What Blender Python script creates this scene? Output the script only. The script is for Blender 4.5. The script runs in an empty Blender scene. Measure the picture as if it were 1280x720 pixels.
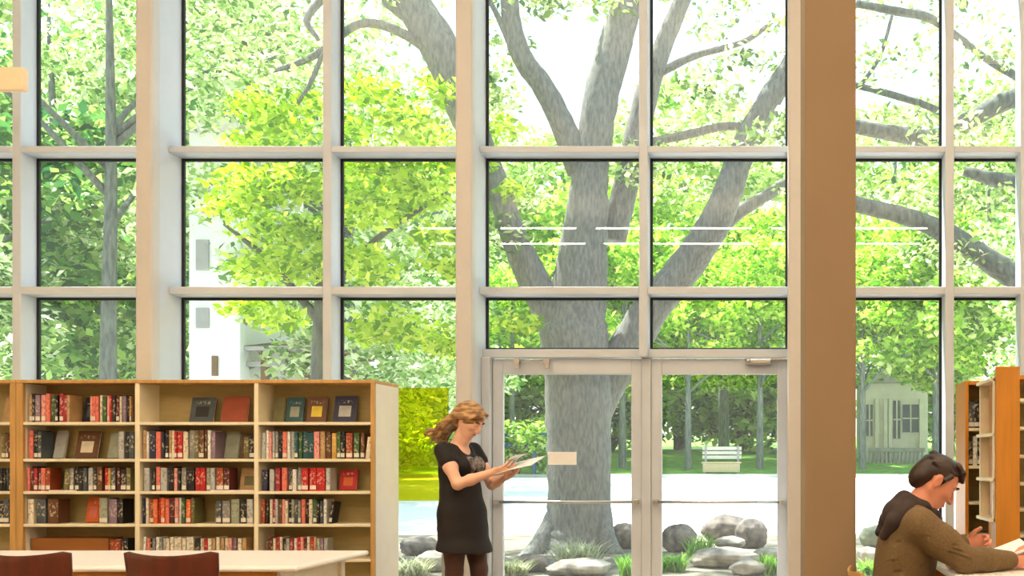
import bpy, bmesh, math, random
import numpy as np
from mathutils import Vector, Matrix
R = math.radians
scene = bpy.context.scene
COL = scene.collection
random.seed(7)
F, VPX, VPY, EYE = 1250.0, 964.0, 575.0, 1.25

def at(u, v, Y):
    """point at depth Y seen at photo pixel u, v"""
    return Vector(((u - VPX) * Y / F, Y, EYE + (VPY - v) * Y / F))

# ------------------------------------------------------------------ materials
MATS = {}
def srgb(c):
    return tuple((x / 255 / 12.92) if x / 255 <= .04045 else ((x / 255 + .055) / 1.055) ** 2.4 for x in c)

def mat(name, rgb, rough=.6, metal=0, noise=0, nscale=20, rgb2=None, stretch=None, bump=0, spec=.5, coat=0):
    if name in MATS: return MATS[name]
    m = bpy.data.materials.new(name); m.use_nodes = True
    nt = m.node_tree; b = nt.nodes['Principled BSDF']
    c = srgb(rgb) + (1,)
    b.inputs['Base Color'].default_value = c
    b.inputs['Roughness'].default_value = rough
    b.inputs['Metallic'].default_value = metal
    b.inputs['Specular IOR Level'].default_value = spec
    b.inputs['Coat Weight'].default_value = coat
    if noise or bump:
        tc = nt.nodes.new('ShaderNodeTexCoord'); mp = nt.nodes.new('ShaderNodeMapping')
        if stretch: mp.inputs['Scale'].default_value = stretch
        nz = nt.nodes.new('ShaderNodeTexNoise'); nz.inputs['Scale'].default_value = nscale; nz.inputs['Detail'].default_value = 5
        nt.links.new(tc.outputs['Object'], mp.inputs['Vector']); nt.links.new(mp.outputs[0], nz.inputs['Vector'])
        if noise:
            rp = nt.nodes.new('ShaderNodeValToRGB')
            c2 = srgb(rgb2) + (1,) if rgb2 else tuple(x * (1 - noise) for x in c[:3]) + (1,)
            rp.color_ramp.elements[0].color = c2; rp.color_ramp.elements[1].color = c
            rp.color_ramp.elements[0].position = .35; rp.color_ramp.elements[1].position = .65
            nt.links.new(nz.outputs['Fac'], rp.inputs[0]); nt.links.new(rp.outputs[0], b.inputs['Base Color'])
        if bump:
            bp = nt.nodes.new('ShaderNodeBump'); bp.inputs['Strength'].default_value = bump; bp.inputs['Distance'].default_value = .02
            nt.links.new(nz.outputs['Fac'], bp.inputs['Height']); nt.links.new(bp.outputs[0], b.inputs['Normal'])
    MATS[name] = m
    return m

def leaf_mat(name, dark, mid, light, trans=.55):
    m = bpy.data.materials.new(name); m.use_nodes = True
    nt = m.node_tree; nt.nodes.clear()
    out = nt.nodes.new('ShaderNodeOutputMaterial'); geo = nt.nodes.new('ShaderNodeNewGeometry')
    rp = nt.nodes.new('ShaderNodeValToRGB'); e = rp.color_ramp.elements
    e[0].color = srgb(dark) + (1,); e[1].color = srgb(light) + (1,); e[0].position = .05; e[1].position = .95
    k = e.new(.5); k.color = srgb(mid) + (1,)
    nt.links.new(geo.outputs['Random Per Island'], rp.inputs[0])
    d = nt.nodes.new('ShaderNodeBsdfDiffuse'); t = nt.nodes.new('ShaderNodeBsdfTranslucent'); mx = nt.nodes.new('ShaderNodeMixShader')
    mx.inputs[0].default_value = trans
    nt.links.new(rp.outputs[0], d.inputs[0]); nt.links.new(rp.outputs[0], t.inputs[0])
    nt.links.new(d.outputs[0], mx.inputs[1]); nt.links.new(t.outputs[0], mx.inputs[2]); nt.links.new(mx.outputs[0], out.inputs[0])
    MATS[name] = m
    return m

def glass_mat(name, tint, refl=.06, rough=0.0, veil=0, veilcol=(1, 1, 1)):
    m = bpy.data.materials.new(name); m.use_nodes = True
    nt = m.node_tree; nt.nodes.clear()
    out = nt.nodes.new('ShaderNodeOutputMaterial')
    tr = nt.nodes.new('ShaderNodeBsdfTransparent'); tr.inputs[0].default_value = tint + (1,)
    gl = nt.nodes.new('ShaderNodeBsdfGlossy'); gl.inputs['Roughness'].default_value = rough
    fr = nt.nodes.new('ShaderNodeLayerWeight'); fr.inputs['Blend'].default_value = .12
    ad = nt.nodes.new('ShaderNodeMath'); ad.operation = 'MULTIPLY_ADD'; ad.inputs[1].default_value = .5; ad.inputs[2].default_value = refl
    ad.use_clamp = True
    mx = nt.nodes.new('ShaderNodeMixShader')
    nt.links.new(fr.outputs['Fresnel'], ad.inputs[0]); nt.links.new(ad.outputs[0], mx.inputs[0])
    last = tr
    if veil:
        df = nt.nodes.new('ShaderNodeBsdfTranslucent'); df.inputs[0].default_value = veilcol + (1,)
        m2 = nt.nodes.new('ShaderNodeMixShader'); m2.inputs[0].default_value = veil
        nt.links.new(tr.outputs[0], m2.inputs[1]); nt.links.new(df.outputs[0], m2.inputs[2]); last = m2
    nt.links.new(last.outputs[0], mx.inputs[1]); nt.links.new(gl.outputs[0], mx.inputs[2]); nt.links.new(mx.outputs[0], out.inputs[0])
    MATS[name] = m
    return m

M_floor = mat('floor_carpet', (150, 128, 104), .95, noise=.2, nscale=60)
M_wall = mat('wall_paint', (232, 222, 205), .9, noise=.03, nscale=4)
M_frame = mat('aluminium_frame', (198, 206, 216), .42, noise=.04, nscale=6)
M_col = mat('column_paint', (200, 197, 194), .5, noise=.04, nscale=5)
M_pillar = mat('pillar_paint', (146, 122, 92), .75, noise=.05, nscale=3)
M_gasket = mat('black_gasket', (22, 26, 28), .6, noise=.1, nscale=30)
M_glass = glass_mat('window_glass', (.96, .985, .975), .035, veil=.035)  # faint white veil mixed in for the haze of reflections
M_yellow = glass_mat('yellow_film', (.84, .80, .14), .03, rough=.1, veil=.05, veilcol=(.85, .78, .04))
M_oak = mat('oak_wood', (206, 160, 92), .45, noise=.22, nscale=5, stretch=(6, 6, .6), coat=.1)
M_orange = mat('orange_wood', (206, 134, 34), .42, noise=.15, nscale=5, stretch=(6, 6, .6), coat=.1)
M_shelf = mat('cream_shelf', (240, 230, 200), .5, noise=.05, nscale=12)
M_back = mat('bookcase_back', (176, 156, 104), .7, noise=.12, nscale=9, stretch=(1, 1, 6))
M_endw = mat('lit_end_white_leg', (240, 236, 222), .55, noise=.03, nscale=10)  # bookcase ends whitened to hold window light; table legs plain white
M_brown = mat('brown_board', (150, 92, 34), .55, noise=.15, nscale=6, stretch=(.6, 4, 4))
M_ttop = mat('table_laminate', (252, 246, 240), .3, noise=.03, nscale=8)
M_chair = mat('mahogany_ply', (96, 34, 14), .3, noise=.35, nscale=6, stretch=(6, 6, .8), coat=.5)
M_metal = mat('steel', (190, 188, 184), .3, metal=1, noise=.05)
M_white = mat('white_paper', (246, 246, 244), .6, noise=.03, nscale=30)
M_grey = mat('grey_print', (176, 178, 182), .7, noise=.05)
M_bark = mat('oak_bark', (134, 136, 128), .95, noise=.5, nscale=14, rgb2=(104, 106, 102), stretch=(2, 2, .55), bump=.5)
M_bark2 = mat('dark_bark', (112, 118, 108), .95, noise=.5, nscale=8, rgb2=(76, 84, 78), stretch=(2, 2, .5), bump=.8)
M_bark3 = mat('pale_bark', (134, 142, 138), .95, noise=.4, nscale=8, rgb2=(84, 96, 94), stretch=(3, 3, .4), bump=.6)
M_pave = mat('pale_paving', (250, 246, 240), .9, noise=.08, nscale=.9, stretch=(1, 3, 1))
M_bed = mat('garden_soil', (152, 144, 124), .95, noise=.5, nscale=2.5, rgb2=(88, 86, 72), bump=.5)
M_lawn = mat('lawn', (140, 186, 72), .95, noise=.4, nscale=3, rgb2=(86, 140, 50))
M_rock = mat('rock', (146, 136, 126), .9, noise=.4, nscale=6, rgb2=(84, 80, 76), bump=.7)
M_rock2 = mat('rock_pale', (186, 178, 164), .9, noise=.35, nscale=5, rgb2=(120, 114, 104), bump=.6)
M_stone = mat('pale_stone', (226, 220, 208), .9, noise=.12, nscale=2)
M_stone2 = mat('grey_stone', (172, 170, 168), .9, noise=.2, nscale=3)
M_dkwin = mat('dark_window', (64, 78, 92), .25, noise=.1)
M_bluebench = mat('blue_bench_paint', (44, 96, 140), .5, noise=.1)
M_roof = mat('brown_roof', (116, 86, 50), .8, noise=.2, nscale=3)
M_cloud = mat('pale_wall', (236, 238, 236), .9, noise=.06, nscale=1)
M_kerb = mat('kerb', (176, 182, 176), .9, noise=.1)

# ------------------------------------------------------------------ object helpers
def tag(o, label=None, cat=None, group=None, kind=None):
    if label: o['label'] = label
    if cat: o['category'] = cat
    if group: o['group'] = group
    if kind: o['kind'] = kind
    return o

def link(name, me, m=None, parent=None, loc=None, smooth=False):
    o = bpy.data.objects.new(name, me); COL.objects.link(o)
    if m is not None:
        for x in (m if isinstance(m, (list, tuple)) else [m]): me.materials.append(x)
    if smooth:
        me.polygons.foreach_set('use_smooth', [True] * len(me.polygons))
    if loc is not None: o.location = loc
    if parent: o.parent = parent
    return o

def empty(name, loc=(0, 0, 0), rz=0):
    o = bpy.data.objects.new(name, None); COL.objects.link(o)
    o.location = loc; o.rotation_euler = (0, 0, rz); o.empty_display_size = .1
    return o

class MB:
    """collects shapes into one bmesh"""
    def __init__(s): s.bm = bmesh.new()
    def box(s, x0, x1, y0, y1, z0, z1, mi=0, bev=0):
        t = bmesh.new()
        bmesh.ops.create_cube(t, size=1)
        for v in t.verts:
            v.co = Vector(((x0 + x1) / 2 + v.co.x * (x1 - x0), (y0 + y1) / 2 + v.co.y * (y1 - y0), (z0 + z1) / 2 + v.co.z * (z1 - z0)))
        if bev: bmesh.ops.bevel(t, geom=t.edges[:], offset=bev, segments=2, affect='EDGES', profile=.5)
        s.add(t, mi); return s
    def add(s, t, mi=0, mtx=None):
        if mtx: t.transform(mtx)
        for f in t.faces: f.material_index = mi
        me = bpy.data.meshes.new('tmp'); t.to_mesh(me); t.free(); s.bm.from_mesh(me); bpy.data.meshes.remove(me)
    def tube(s, pts, rads, n=12, mi=0, caps=True, jitter=0):
        pts = [Vector(p) for p in pts]; rings = []; bm = s.bm
        side = None
        for i, p in enumerate(pts):
            d = (pts[min(i + 1, len(pts) - 1)] - pts[max(i - 1, 0)]).normalized()
            if side is None:
                side = d.cross(Vector((0, 0, 1)))
                if side.length < .1: side = d.cross(Vector((1, 0, 0)))
            side = (side - d * side.dot(d)).normalized(); up = side.cross(d)
            rr = rads[i] if hasattr(rads, '__len__') else rads
            ring = []
            for k in range(n):
                a = 2 * math.pi * k / n
                q = rr * (1 + (random.uniform(-jitter, jitter) if jitter else 0))
                ring.append(bm.verts.new(p + side * math.cos(a) * q + up * math.sin(a) * q))
            rings.append(ring)
        for a, b in zip(rings[:-1], rings[1:]):
            for k in range(n):
                f = bm.faces.new((a[k], a[(k + 1) % n], b[(k + 1) % n], b[k])); f.material_index = mi; f.smooth = True
        if caps:
            bm.faces.new(rings[0][::-1]).material_index = mi; bm.faces.new(rings[-1]).material_index = mi
        return s
    def quad(s, a, b, c, d, mi=0):
        f = s.bm.faces.new([s.bm.verts.new(Vector(p)) for p in (a, b, c, d)]); f.material_index = mi; return s
    def build(s, name, m, parent=None, loc=None, smooth=False):
        bmesh.ops.recalc_face_normals(s.bm, faces=s.bm.faces[:]) if smooth is not None else None
        me = bpy.data.meshes.new(name); s.bm.to_mesh(me); s.bm.free()
        return link(name, me, m, parent, loc, bool(smooth))

def box(name, x0, x1, y0, y1, z0, z1, m, parent=None, bev=0):
    return MB().box(x0, x1, y0, y1, z0, z1, 0, bev).build(name, m, parent)

def catmull(pts, rads, n=6):
    pts = [Vector(p) for p in pts]; P = [pts[0] * 2 - pts[1]] + pts + [pts[-1] * 2 - pts[-2]]
    op, orr = [], []
    for i in range(len(pts) - 1):
        a, b, c, d = P[i:i + 4]
        for k in range(n):
            t = k / n
            op.append(.5 * ((2 * b) + (c - a) * t + (2 * a - 5 * b + 4 * c - d) * t * t + (3 * b - a - 3 * c + d) * t ** 3))
            orr.append(rads[i] * (1 - t) + rads[i + 1] * t)
    op.append(pts[-1]); orr.append(rads[-1])
    return op, orr

# ------------------------------------------------------------------ room shell
YG = 8.45
XL, XR = -7.72, 5.5
s = 'structure'
tag(box('floor', XL - .15, XR + .15, -8, 8.6, -.2, 0, M_floor), 'beige carpeted reading room floor', 'floor', kind=s)
tag(box('ceiling', XL - .15, XR + .15, -8, 8.6, 6.6, 6.8, M_wall), 'white reading room ceiling', 'ceiling', kind=s)
tag(box('wall_left', XL - .15, XL, -8, 8.6, 0, 6.6, M_wall), 'cream wall on the left of the room', 'wall', kind=s)
tag(box('wall_right', XR, XR + .15, -8, 8.6, 0, 6.6, M_wall), 'cream wall on the right of the room', 'wall', kind=s)
tag(box('wall_back', XL - .15, XR + .15, -8.15, -8, 0, 6.6, M_wall), 'cream wall behind the camera', 'wall', kind=s)

COLS = [-7.62, -5.035, -2.468, .2, 2.8, 5.4]
MULS = [-6.235, -3.67, -1.057, 1.475, 4.1]
for i, x in enumerate(COLS):
    t = empty('trim_%d' % (i + 1), (x, 8.02, 0)); tag(t, 'tall pale window column', 'column', kind=s)
    MB().box(-.068, .068, 0, .11, 0, 6.6, 0, .018).build('front_post', M_col, t)
    MB().box(-.06, .06, .11, .46, 0, 6.6, 0, .004).build('rear_jamb', M_frame, t)
RAILS = [(5.60, 5.66), (3.793, 3.845), (2.62, 2.682)]
def pane(parent, x0, x1, z0, z1):
    MB().quad((x0, YG, z0), (x1, YG, z0), (x1, YG, z1), (x0, YG, z1)).build('pane', M_glass, parent)
    g = MB(); w = .022
    g.box(x0, x0 + w, YG - .012, YG + .012, z0, z1); g.box(x1 - w, x1, YG - .012, YG + .012, z0, z1)
    g.box(x0 + w, x1 - w, YG - .012, YG + .012, z1 - w, z1); g.box(x0 + w, x1 - w, YG - .012, YG + .012, z0, z0 + w)
    g.build('gasket', M_gasket, parent)
for i in range(5):
    a, b, mx = COLS[i] + .06, COLS[i + 1] - .06, MULS[i]
    w = empty('window_%d' % (i + 1), (0, 0, 0)); tag(w, 'tall gridded window bay', 'window', kind=s)
    door = i == 2
    zb = 2.105 if door else 0
    MB().box(mx - .036, mx + .036, 8.26, 8.47, zb, 6.6, 0, .006).build('mullion', M_frame, w)
    for z0, z1 in RAILS:
        MB().box(a, mx - .036, 8.262, 8.465, z0, z1, 0, .005).build('rail', M_frame, w)
        MB().box(mx + .036, b, 8.262, 8.465, z0, z1, 0, .005).build('rail', M_frame, w)
    if door:
        MB().box(a, b, 8.34, 8.465, 2.105, 2.175, 0, .005).build('door_head', M_frame, w)
    else:
        MB().box(a, b, 8.30, 8.465, 0, .12, 0, .005).build('sill', M_frame, w)
    zs = [6.6, 5.66, 5.60, 3.845, 3.793, 2.682, 2.62, 2.175 if door else .12]
    for k in range(0, 8, 2):
        pane(w, a, mx - .036, zs[k + 1], zs[k]); pane(w, mx + .036, b, zs[k + 1], zs[k])
    if i == 3:
        MB().box(2.06, 2.13, 8.26, 8.44, .12, 6.6, 0, .006).build('mullion', M_frame, w)
# glazed doors
def make_door(n, x0, x1, hinge_left):
    d = empty('door_%d' % n, (0, 0, 0)); tag(d, 'glazed aluminium entrance door leaf', 'door', kind=s)
    sw = .088; y0, y1 = 8.38, 8.43
    for a, b in ((x0, x0 + sw), (x1 - sw, x1)): MB().box(a, b, y0, y1, .01, 2.095, 0, .005).build('stile', M_frame, d)
    MB().box(x0 + sw, x1 - sw, y0, y1, 1.968, 2.095, 0, .005).build('rail', M_frame, d)
    MB().box(x0 + sw, x1 - sw, y0, y1, .01, .22, 0, .005).build('rail', M_frame, d)
    MB().quad((x0 + sw, 8.405, .22), (x1 - sw, 8.405, .22), (x1 - sw, 8.405, 1.968), (x0 + sw, 8.405, 1.968)).build('pane', M_glass, d)
    b = MB(); b.tube([(x0 + sw - .02, 8.33, .90), (x1 - sw + .02, 8.33, .90)], .012, 10)
    b.box(x0 + .02, x0 + .06, 8.31, 8.38, .88, .92, 0, .004); b.box(x1 - .06, x1 - .02, 8.31, 8.38, .88, .92, 0, .004)
    b.build('push_bar', M_metal, d)
    c = MB()
    if hinge_left:
        for u in (647, 684):
            xx = (u - VPX) * 8.35 / F
            c.tube([(xx, 8.38, 2.07), (xx, 8.30, 2.07)], [.022, .026], 12); c.box(xx - .008, xx + .022, 8.31, 8.33, 2.01, 2.07, 0, .003)
        c.tube([((647 - VPX) * 8.35 / F, 8.315, 2.075), ((684 - VPX) * 8.35 / F, 8.315, 2.085)], .007, 8)
    else:
        c.box(-.215, .0, 8.30, 8.375, 2.045, 2.09, 0, .01); c.tube([(-.19, 8.29, 2.05), (-.19, 8.29, 2.09)], .018, 12)
        c.box(0, .12, 8.33, 8.345, 2.085, 2.1)
    c.build('door_closer', M_metal, d)
    return d
make_door(1, -2.335, -1.085, True)
make_door(2, -1.005, .138, False)
MB().box(-1.083, -1.007, 8.36, 8.46, 0, 2.105, 0, .006).build('trim_8', M_frame)
tag(bpy.data.objects['trim_8'], 'narrow post between the two glazed doors', 'post', kind=s)
MB().box(-2.408, -2.338, 8.3, 8.46, 0, 2.105, 0, .006).build('trim_9', M_frame)
tag(bpy.data.objects['trim_9'], 'door jamb beside the column', 'jamb', kind=s)
# wide warm pillar
MB().box(.161, .407, 4.8, 5.5, 0, 6.6, 0, .006).build('trim_10', M_pillar)
tag(bpy.data.objects['trim_10'], 'wide tan painted pillar in front of the window', 'pillar', kind=s)

# yellow panel, notice, hanging panel
t = empty('yellow_panel', (-3.2, 8.22, 0))
tag(t, 'translucent yellow panel standing against the window behind the bookcase end', 'panel')
MB().box(-.34, .545, 0, .012, .915, 1.845, 0, .003).build('sheet', M_yellow, t)
for x in (-.3, .51):
    MB().box(x - .012, x + .012, -.02, -.001, 0, 1.0, 0, .002).box(x - .02, x + .02, -.12, .1, 0, .02).build('leg', M_metal, t)
p = at(703, 573, 8.40)
nb = MB().box(-.118, .118, -.004, .003, -.054, .054, 0, .001)
tag(nb.build('paper_notice', M_white, None, (p.x, 8.397, p.z)), 'small blank looking white paper notice stuck on the left glass door', 'notice')
hp = empty('hanging_panel', (at(-12, 100, 7.6).x, 7.6, at(0, 100, 7.6).z))
tag(hp, 'cream rectangular panel hanging at the upper left in front of the window', 'panel')
MB().box(-.30, .27, -.03, .03, -.085, .088, 0, .008).build('board', mat('cream_board', (252, 226, 190), .6, noise=.04), hp)
MB().tube([(-.2, 0, .088), (-.2, 0, 6.6 - hp.location.z)], .006, 8).build('suspension_rod', M_metal, hp)

# ------------------------------------------------------------------ bookcases
SV = [527.5, 573.5, 614, 655, 699, 741]                       # shelf tops in the photo
SC = 170.0; YF = F / SC
def X_(u): return (u - VPX) / SC
def Z_(v): return EYE + (VPY - v) / SC
SHZ = [Z_(v) for v in SV]
ZT = Z_(479)
def bookcase(name, label, bounds, divs, x_or):
    """bounds: u of outer edges; divs: u ranges of the uprights"""
    xa, xb = X_(bounds[0]), X_(bounds[1])
    t = empty(name, ((xa + xb) / 2, YF, 0)); tag(t, label, 'bookcase')
    ox = (xa + xb) / 2
    D = .48; mid = .245
    top = MB().box(xa - ox, xb - ox, 0, D, ZT, ZT + .026, 0, .004).build('top_panel', M_oak, t)
    for k, (u0, u1) in enumerate(divs):
        a, b = X_(u0) - ox, X_(u1) - ox
        if k in (0, len(divs) - 1):
            MB().box(a, b, .0, .03, 0, ZT, 0, .003).build('edge_strip', M_oak, t)
            MB().box(a, b, .03, D, 0, ZT, 0, .002).build('side_panel', M_endw, t)
        else:
            MB().box(a, b, .004, D - .004, 0, ZT, 0, .003).build('divider', M_shelf, t)
    for (a0, a1), (b0, b1) in zip(divs[:-1], divs[1:]):
        x0, x1 = X_(a1) - ox, X_(b0) - ox
        MB().box(x0, x1, mid, mid + .012, .08, ZT, 0).build('back_panel', M_back, t)
        for z in SHZ + [.09]:
            b = MB().box(x0, x1, .004, mid, z - .022, z, 0, .003); b.box(x0, x1, mid + .012, D - .004, z - .022, z, 0, .003)
            b.build('shelf', M_shelf, t)
        MB().box(x0, x1, .02, .04, 0, .068, 0).build('kickboard', M_oak, t)
    return t
bookcase('bookcase', 'long low wooden bookcase with three bays and a right end whitened for window light', (20, 468), [(20, 28.5), (168, 174), (317, 322.5), (463, 468)], 0)
bookcase('bookcase', 'cut off bookcase at the far left edge standing beside the three bay one', (-150, 19.5), [(-150, -142), (12, 19.5)], 0)

# ---- books
PAL = dict(black=(26, 26, 30), navy=(34, 40, 72), red=(196, 30, 34), crimson=(168, 44, 58), salmon=(232, 124, 104), pink=(236, 160, 152),
           orange=(226, 104, 44), rust=(158, 66, 30), brown=(104, 66, 40), tan=(196, 160, 112), cream=(232, 222, 196), white=(238, 238, 232),
           grey=(134, 134, 132), silver=(186, 188, 186), slate=(72, 82, 88), olive=(112, 108, 66), sage=(158, 164, 144), green=(58, 98, 52),
           teal=(30, 84, 92), gold=(206, 162, 70), mauve=(140, 118, 138), maroon=(92, 30, 34), yellow=(232, 206, 60))
def book_mat(c):
    return mat('cover_' + c, PAL[c], .5, noise=.25, nscale=14, stretch=(1, 1, 1))
M_pages = mat('book_pages', (236, 228, 206), .8, noise=.08, nscale=40, stretch=(30, 1, 1))
M_tagw = mat('spine_label', (222, 218, 206), .6)
def text_mat(c):
    """spine lettering band: broken lighter strokes"""
    n = 'lettered_' + c
    if n in MATS: return MATS[n]
    m = bpy.data.materials.new(n); m.use_nodes = True; nt = m.node_tree; b = nt.nodes['Principled BSDF']
    tc = nt.nodes.new('ShaderNodeTexCoord'); mp = nt.nodes.new('ShaderNodeMapping'); mp.inputs['Scale'].default_value = (40, 1, 30)
    nz = nt.nodes.new('ShaderNodeTexNoise'); nz.inputs['Scale'].default_value = 1.6; nz.inputs['Detail'].default_value = 1
    oi = nt.nodes.new('ShaderNodeObjectInfo'); va = nt.nodes.new('ShaderNodeVectorMath'); va.operation = 'ADD'
    rp = nt.nodes.new('ShaderNodeValToRGB'); rp.color_ramp.interpolation = 'LINEAR'
    lum = sum(PAL[c]) / 3
    base = srgb(PAL[c]); ink = tuple(.45 * q + .55 * w_ for q, w_ in zip(base, srgb((214, 200, 172)))) if lum < 150 else tuple(.5 * q + .5 * w_ for q, w_ in zip(base, srgb((90, 78, 70))))
    rp.color_ramp.elements[0].color = base + (1,); rp.color_ramp.elements[0].position = .52
    rp.color_ramp.elements[1].color = ink + (1,); rp.color_ramp.elements[1].position = .62
    nt.links.new(tc.outputs['Object'], va.inputs[0]); nt.links.new(oi.outputs['Location'], va.inputs[1]); nt.links.new(va.outputs[0], mp.inputs[0])
    nt.links.new(mp.outputs[0], nz.inputs[0]); nt.links.new(nz.outputs['Fac'], rp.inputs[0]); nt.links.new(rp.outputs[0], b.inputs['Base Color'])
    b.inputs['Roughness'].default_value = .5
    MATS[n] = m; return m
BOOKMESH = {}
def book_mesh(th, h, c, sticker):
    """spine at y=0 facing -y, base at z=0, centred on x; rounded spine, boards, recessed page block"""
    key = (round(th, 3), round(h, 2), c, sticker)
    if key in BOOKMESH: return BOOKMESH[key]
    d = min(.16, h * .72); bt = min(.004, th * .18); b = MB()
    b.box(-th / 2, -th / 2 + bt, .004, d, 0, h); b.box(th / 2 - bt, th / 2, .004, d, 0, h)
    b.box(-th / 2 + bt, th / 2 - bt, .006, d - .006, .004, h - .004, 1)
    n = 5; prof = [(-th / 2 + th * k / n, .004 - .005 * math.sin(math.pi * k / n)) for k in range(n + 1)]
    def band(z0, z1, mi, off=0):
        for k in range(n):
            (xa, ya), (xb, yb) = prof[k], prof[k + 1]
            b.quad((xa, ya - off, z0), (xb, yb - off, z0), (xb, yb - off, z1), (xa, ya - off, z1), mi)
    zs = [(0, .03 if not sticker else .012, 0), (.03 if not sticker else .012, .042 if sticker else .05, 2 if sticker else 0),
          (.042 if sticker else .05, h * .86, 3), (h * .86, h, 0)]
    for z0, z1, mi in zs: band(z0, z1, mi)
    me = bpy.data.meshes.new('book'); bmesh.ops.recalc_face_normals(b.bm, faces=b.bm.faces[:]); b.bm.to_mesh(me); b.bm.free()
    for m in (book_mat(c), M_pages, M_tagw, text_mat(c)): me.materials.append(m)
    BOOKMESH[key] = me
    return me
ORD = 'first second third fourth fifth sixth seventh eighth ninth tenth eleventh twelfth thirteenth fourteenth fifteenth sixteenth seventeenth eighteenth nineteenth twentieth'.split()
ORD += ['twenty-' + x for x in ORD[:9]] + ['thirtieth']
ROWN = ['top', 'second', 'third', 'fourth', 'fifth']
def put_row(bay, row, items):
    """items: (u0, u1, colour, height px, [lean degrees]) or ('F', u0, u1, colour, height px, picture colour or None)"""
    z = SHZ[row] + .0005
    n = 0
    where = 'on the %s shelf of the %s' % (ROWN[row], bay)
    for it in items:
        if it[0] == 'F':
            _, u0, u1, c, hp_, pic = it
            w, h = (u1 - u0) / SC * .95, hp_ / SC * .98
            t = empty('display_book', (X_((u0 + u1) / 2), YF + .135, z + .0065)); t.rotation_euler = (R(-14), 0, 0)
            tag(t, '%s book cover out, %s from left %s' % (c, ORD[n], where), 'book', 'books ' + where)
            MB().box(-w / 2, w / 2, 0, .004, 0, h, 0, .001).box(-w / 2, w / 2, .02, .024, 0, h, 0, .001).box(-w / 2, -w / 2 + .004, .004, .02, 0, h).build('cover', book_mat(c), t)
            MB().box(-w / 2 + .005, w / 2 - .005, .0045, .0195, .004, h - .004).build('page_block', M_pages, t)
            if pic:
                MB().box(-w * .27, w * .27, -.0015, 0, h * .2, h * .62).build('cover_picture', book_mat(pic), t)
                MB().box(-w * .34, w * .34, -.0015, 0, h * .72, h * .84).build('title_strip', text_mat(c), t)
        else:
            u0, u1, c, hp_ = it[:4]; lean = it[4] if len(it) > 4 else 0
            th, h = (u1 - u0) / SC * .93, hp_ / SC
            rnd = random.Random(int(u0 * 13 + row * 101))
            o = bpy.data.objects.new('book', book_mesh(round(th, 3), round(h * rnd.uniform(.93, 1.0), 2), c, rnd.random() < .5))
            COL.objects.link(o)
            o.location = (X_((u0 + u1) / 2), YF + .02 + rnd.uniform(0, .015), z + abs(math.sin(R(lean))) * th / 2)
            o.rotation_euler = (0, R(lean), 0)
            tag(o, '%s spine, %s book from left %s' % (c, ORD[n], where), 'book', 'books ' + where)
        n += 1
def B(txt, h):
    """'32-36 tan, 36-39 black' -> items"""
    out = []
    for p in txt.split(','):
        q = p.split(); a, b = q[0].split('-'); out.append((float(a), float(b), q[1], h) + ((float(q[2]),) if len(q) > 2 else ()))
    return out
L, Mi, Ri, Fl = 'left bay', 'middle bay', 'right bay', 'cut off bookcase'
put_row(L, 0, B('32-36 tan,36-39 black,39.5-46 mauve,48-53.5 pink,54-59 salmon,60-64 green,64.5-68 black,70-75 crimson,75-80 crimson,80.5-84 tan', 36)
        + [('F', 86, 107, 'black', 33, 'slate')] + B('108.5-112 pink,112-116 salmon,116-120 salmon,121-124 cream,125-129.5 green,130-133 pink,133.5-136 red,137-141 black,141-145 maroon,146-149 cream,150-154.5 mauve,155-158 black,158-160.5 gold,161-164 brown', 34))
put_row(L, 1, B('31.5-37 salmon,38-43 black,44-48 slate', 36) + [('F', 49, 63, 'silver', 37, None), ('F', 76, 106, 'brown', 36, 'cream'), ('F', 118, 143, 'sage', 34, None)]
        + B('145-152 silver,153-158 black,158.5-164.5 slate', 35))
put_row(L, 2, B('30-34 salmon,35-38 maroon,38-43 crimson,44-47 maroon,47.5-53 salmon,53.5-59 rust', 31) + B('75-81.5 olive 5', 28) + B('82.5-88 grey,89-94 black,95-100.5 black,101-105 slate,106-112 silver,113-117 black,117.5-124 brown,127-131 red,132-135 gold,135.5-141 slate,142-146 maroon,147-154 black,155-160 olive', 30))
put_row(L, 3, B('31.5-39 cream,41-53 slate,55-69 brown', 32) + [('F', 90, 108, 'orange', 33, 'salmon')] + B('121-131.5 sage,132.5-143 mauve,144-150 black', 32))
put_row(L, 4, B('133-147 rust,149-157 black', 26))
put_row(Mi, 0, [('F', 222, 254, 'slate', 33, 'black'), ('F', 262, 297, 'rust', 34, None)])
put_row(Mi, 1, B('176-180 tan,180-183 white,183.5-191 navy,192-198 salmon,198.5-202 navy,203-207 black,207.5-211 tan,212-215 cream,215-218 red,218.5-225 red,226-232 cream,233-240 grey,240.5-245 olive,245.5-252 brown,252.5-255.5 brown,256-260 white,260.5-266 mauve', 36)
        + [('F', 266.5, 285, 'sage', 36, None), ('F', 287, 301, 'brown', 32, 'olive')] + B('302-308 olive,309-315.5 black', 30))
put_row(Mi, 2, B('177-184 silver,186-190 black,191-196.5 salmon,198-206 silver,207-213 black,214-218 pink,219-222 black,223-229 grey,230-239.5 black,241-247 red,247.5-254 red,255-260 sage,260.5-266 silver,267-276 rust,276.5-283.5 maroon', 30)
        + [('F', 286, 311, 'tan', 29, 'olive')])
put_row(Mi, 3, B('175-178.5 navy,179-182.5 cream,183-188 rust,188.5-194 orange,195-198 red,198.5-203 orange,203.5-208 salmon,208.5-215.5 maroon,216-220 pink,220.5-223 white,223.5-228 green,229-235 orange,236-240 olive', 33)
        + B('267-274 slate,275-285 grey,286-296.5 sage,298-305 black,306-314 silver', 31))
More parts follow.
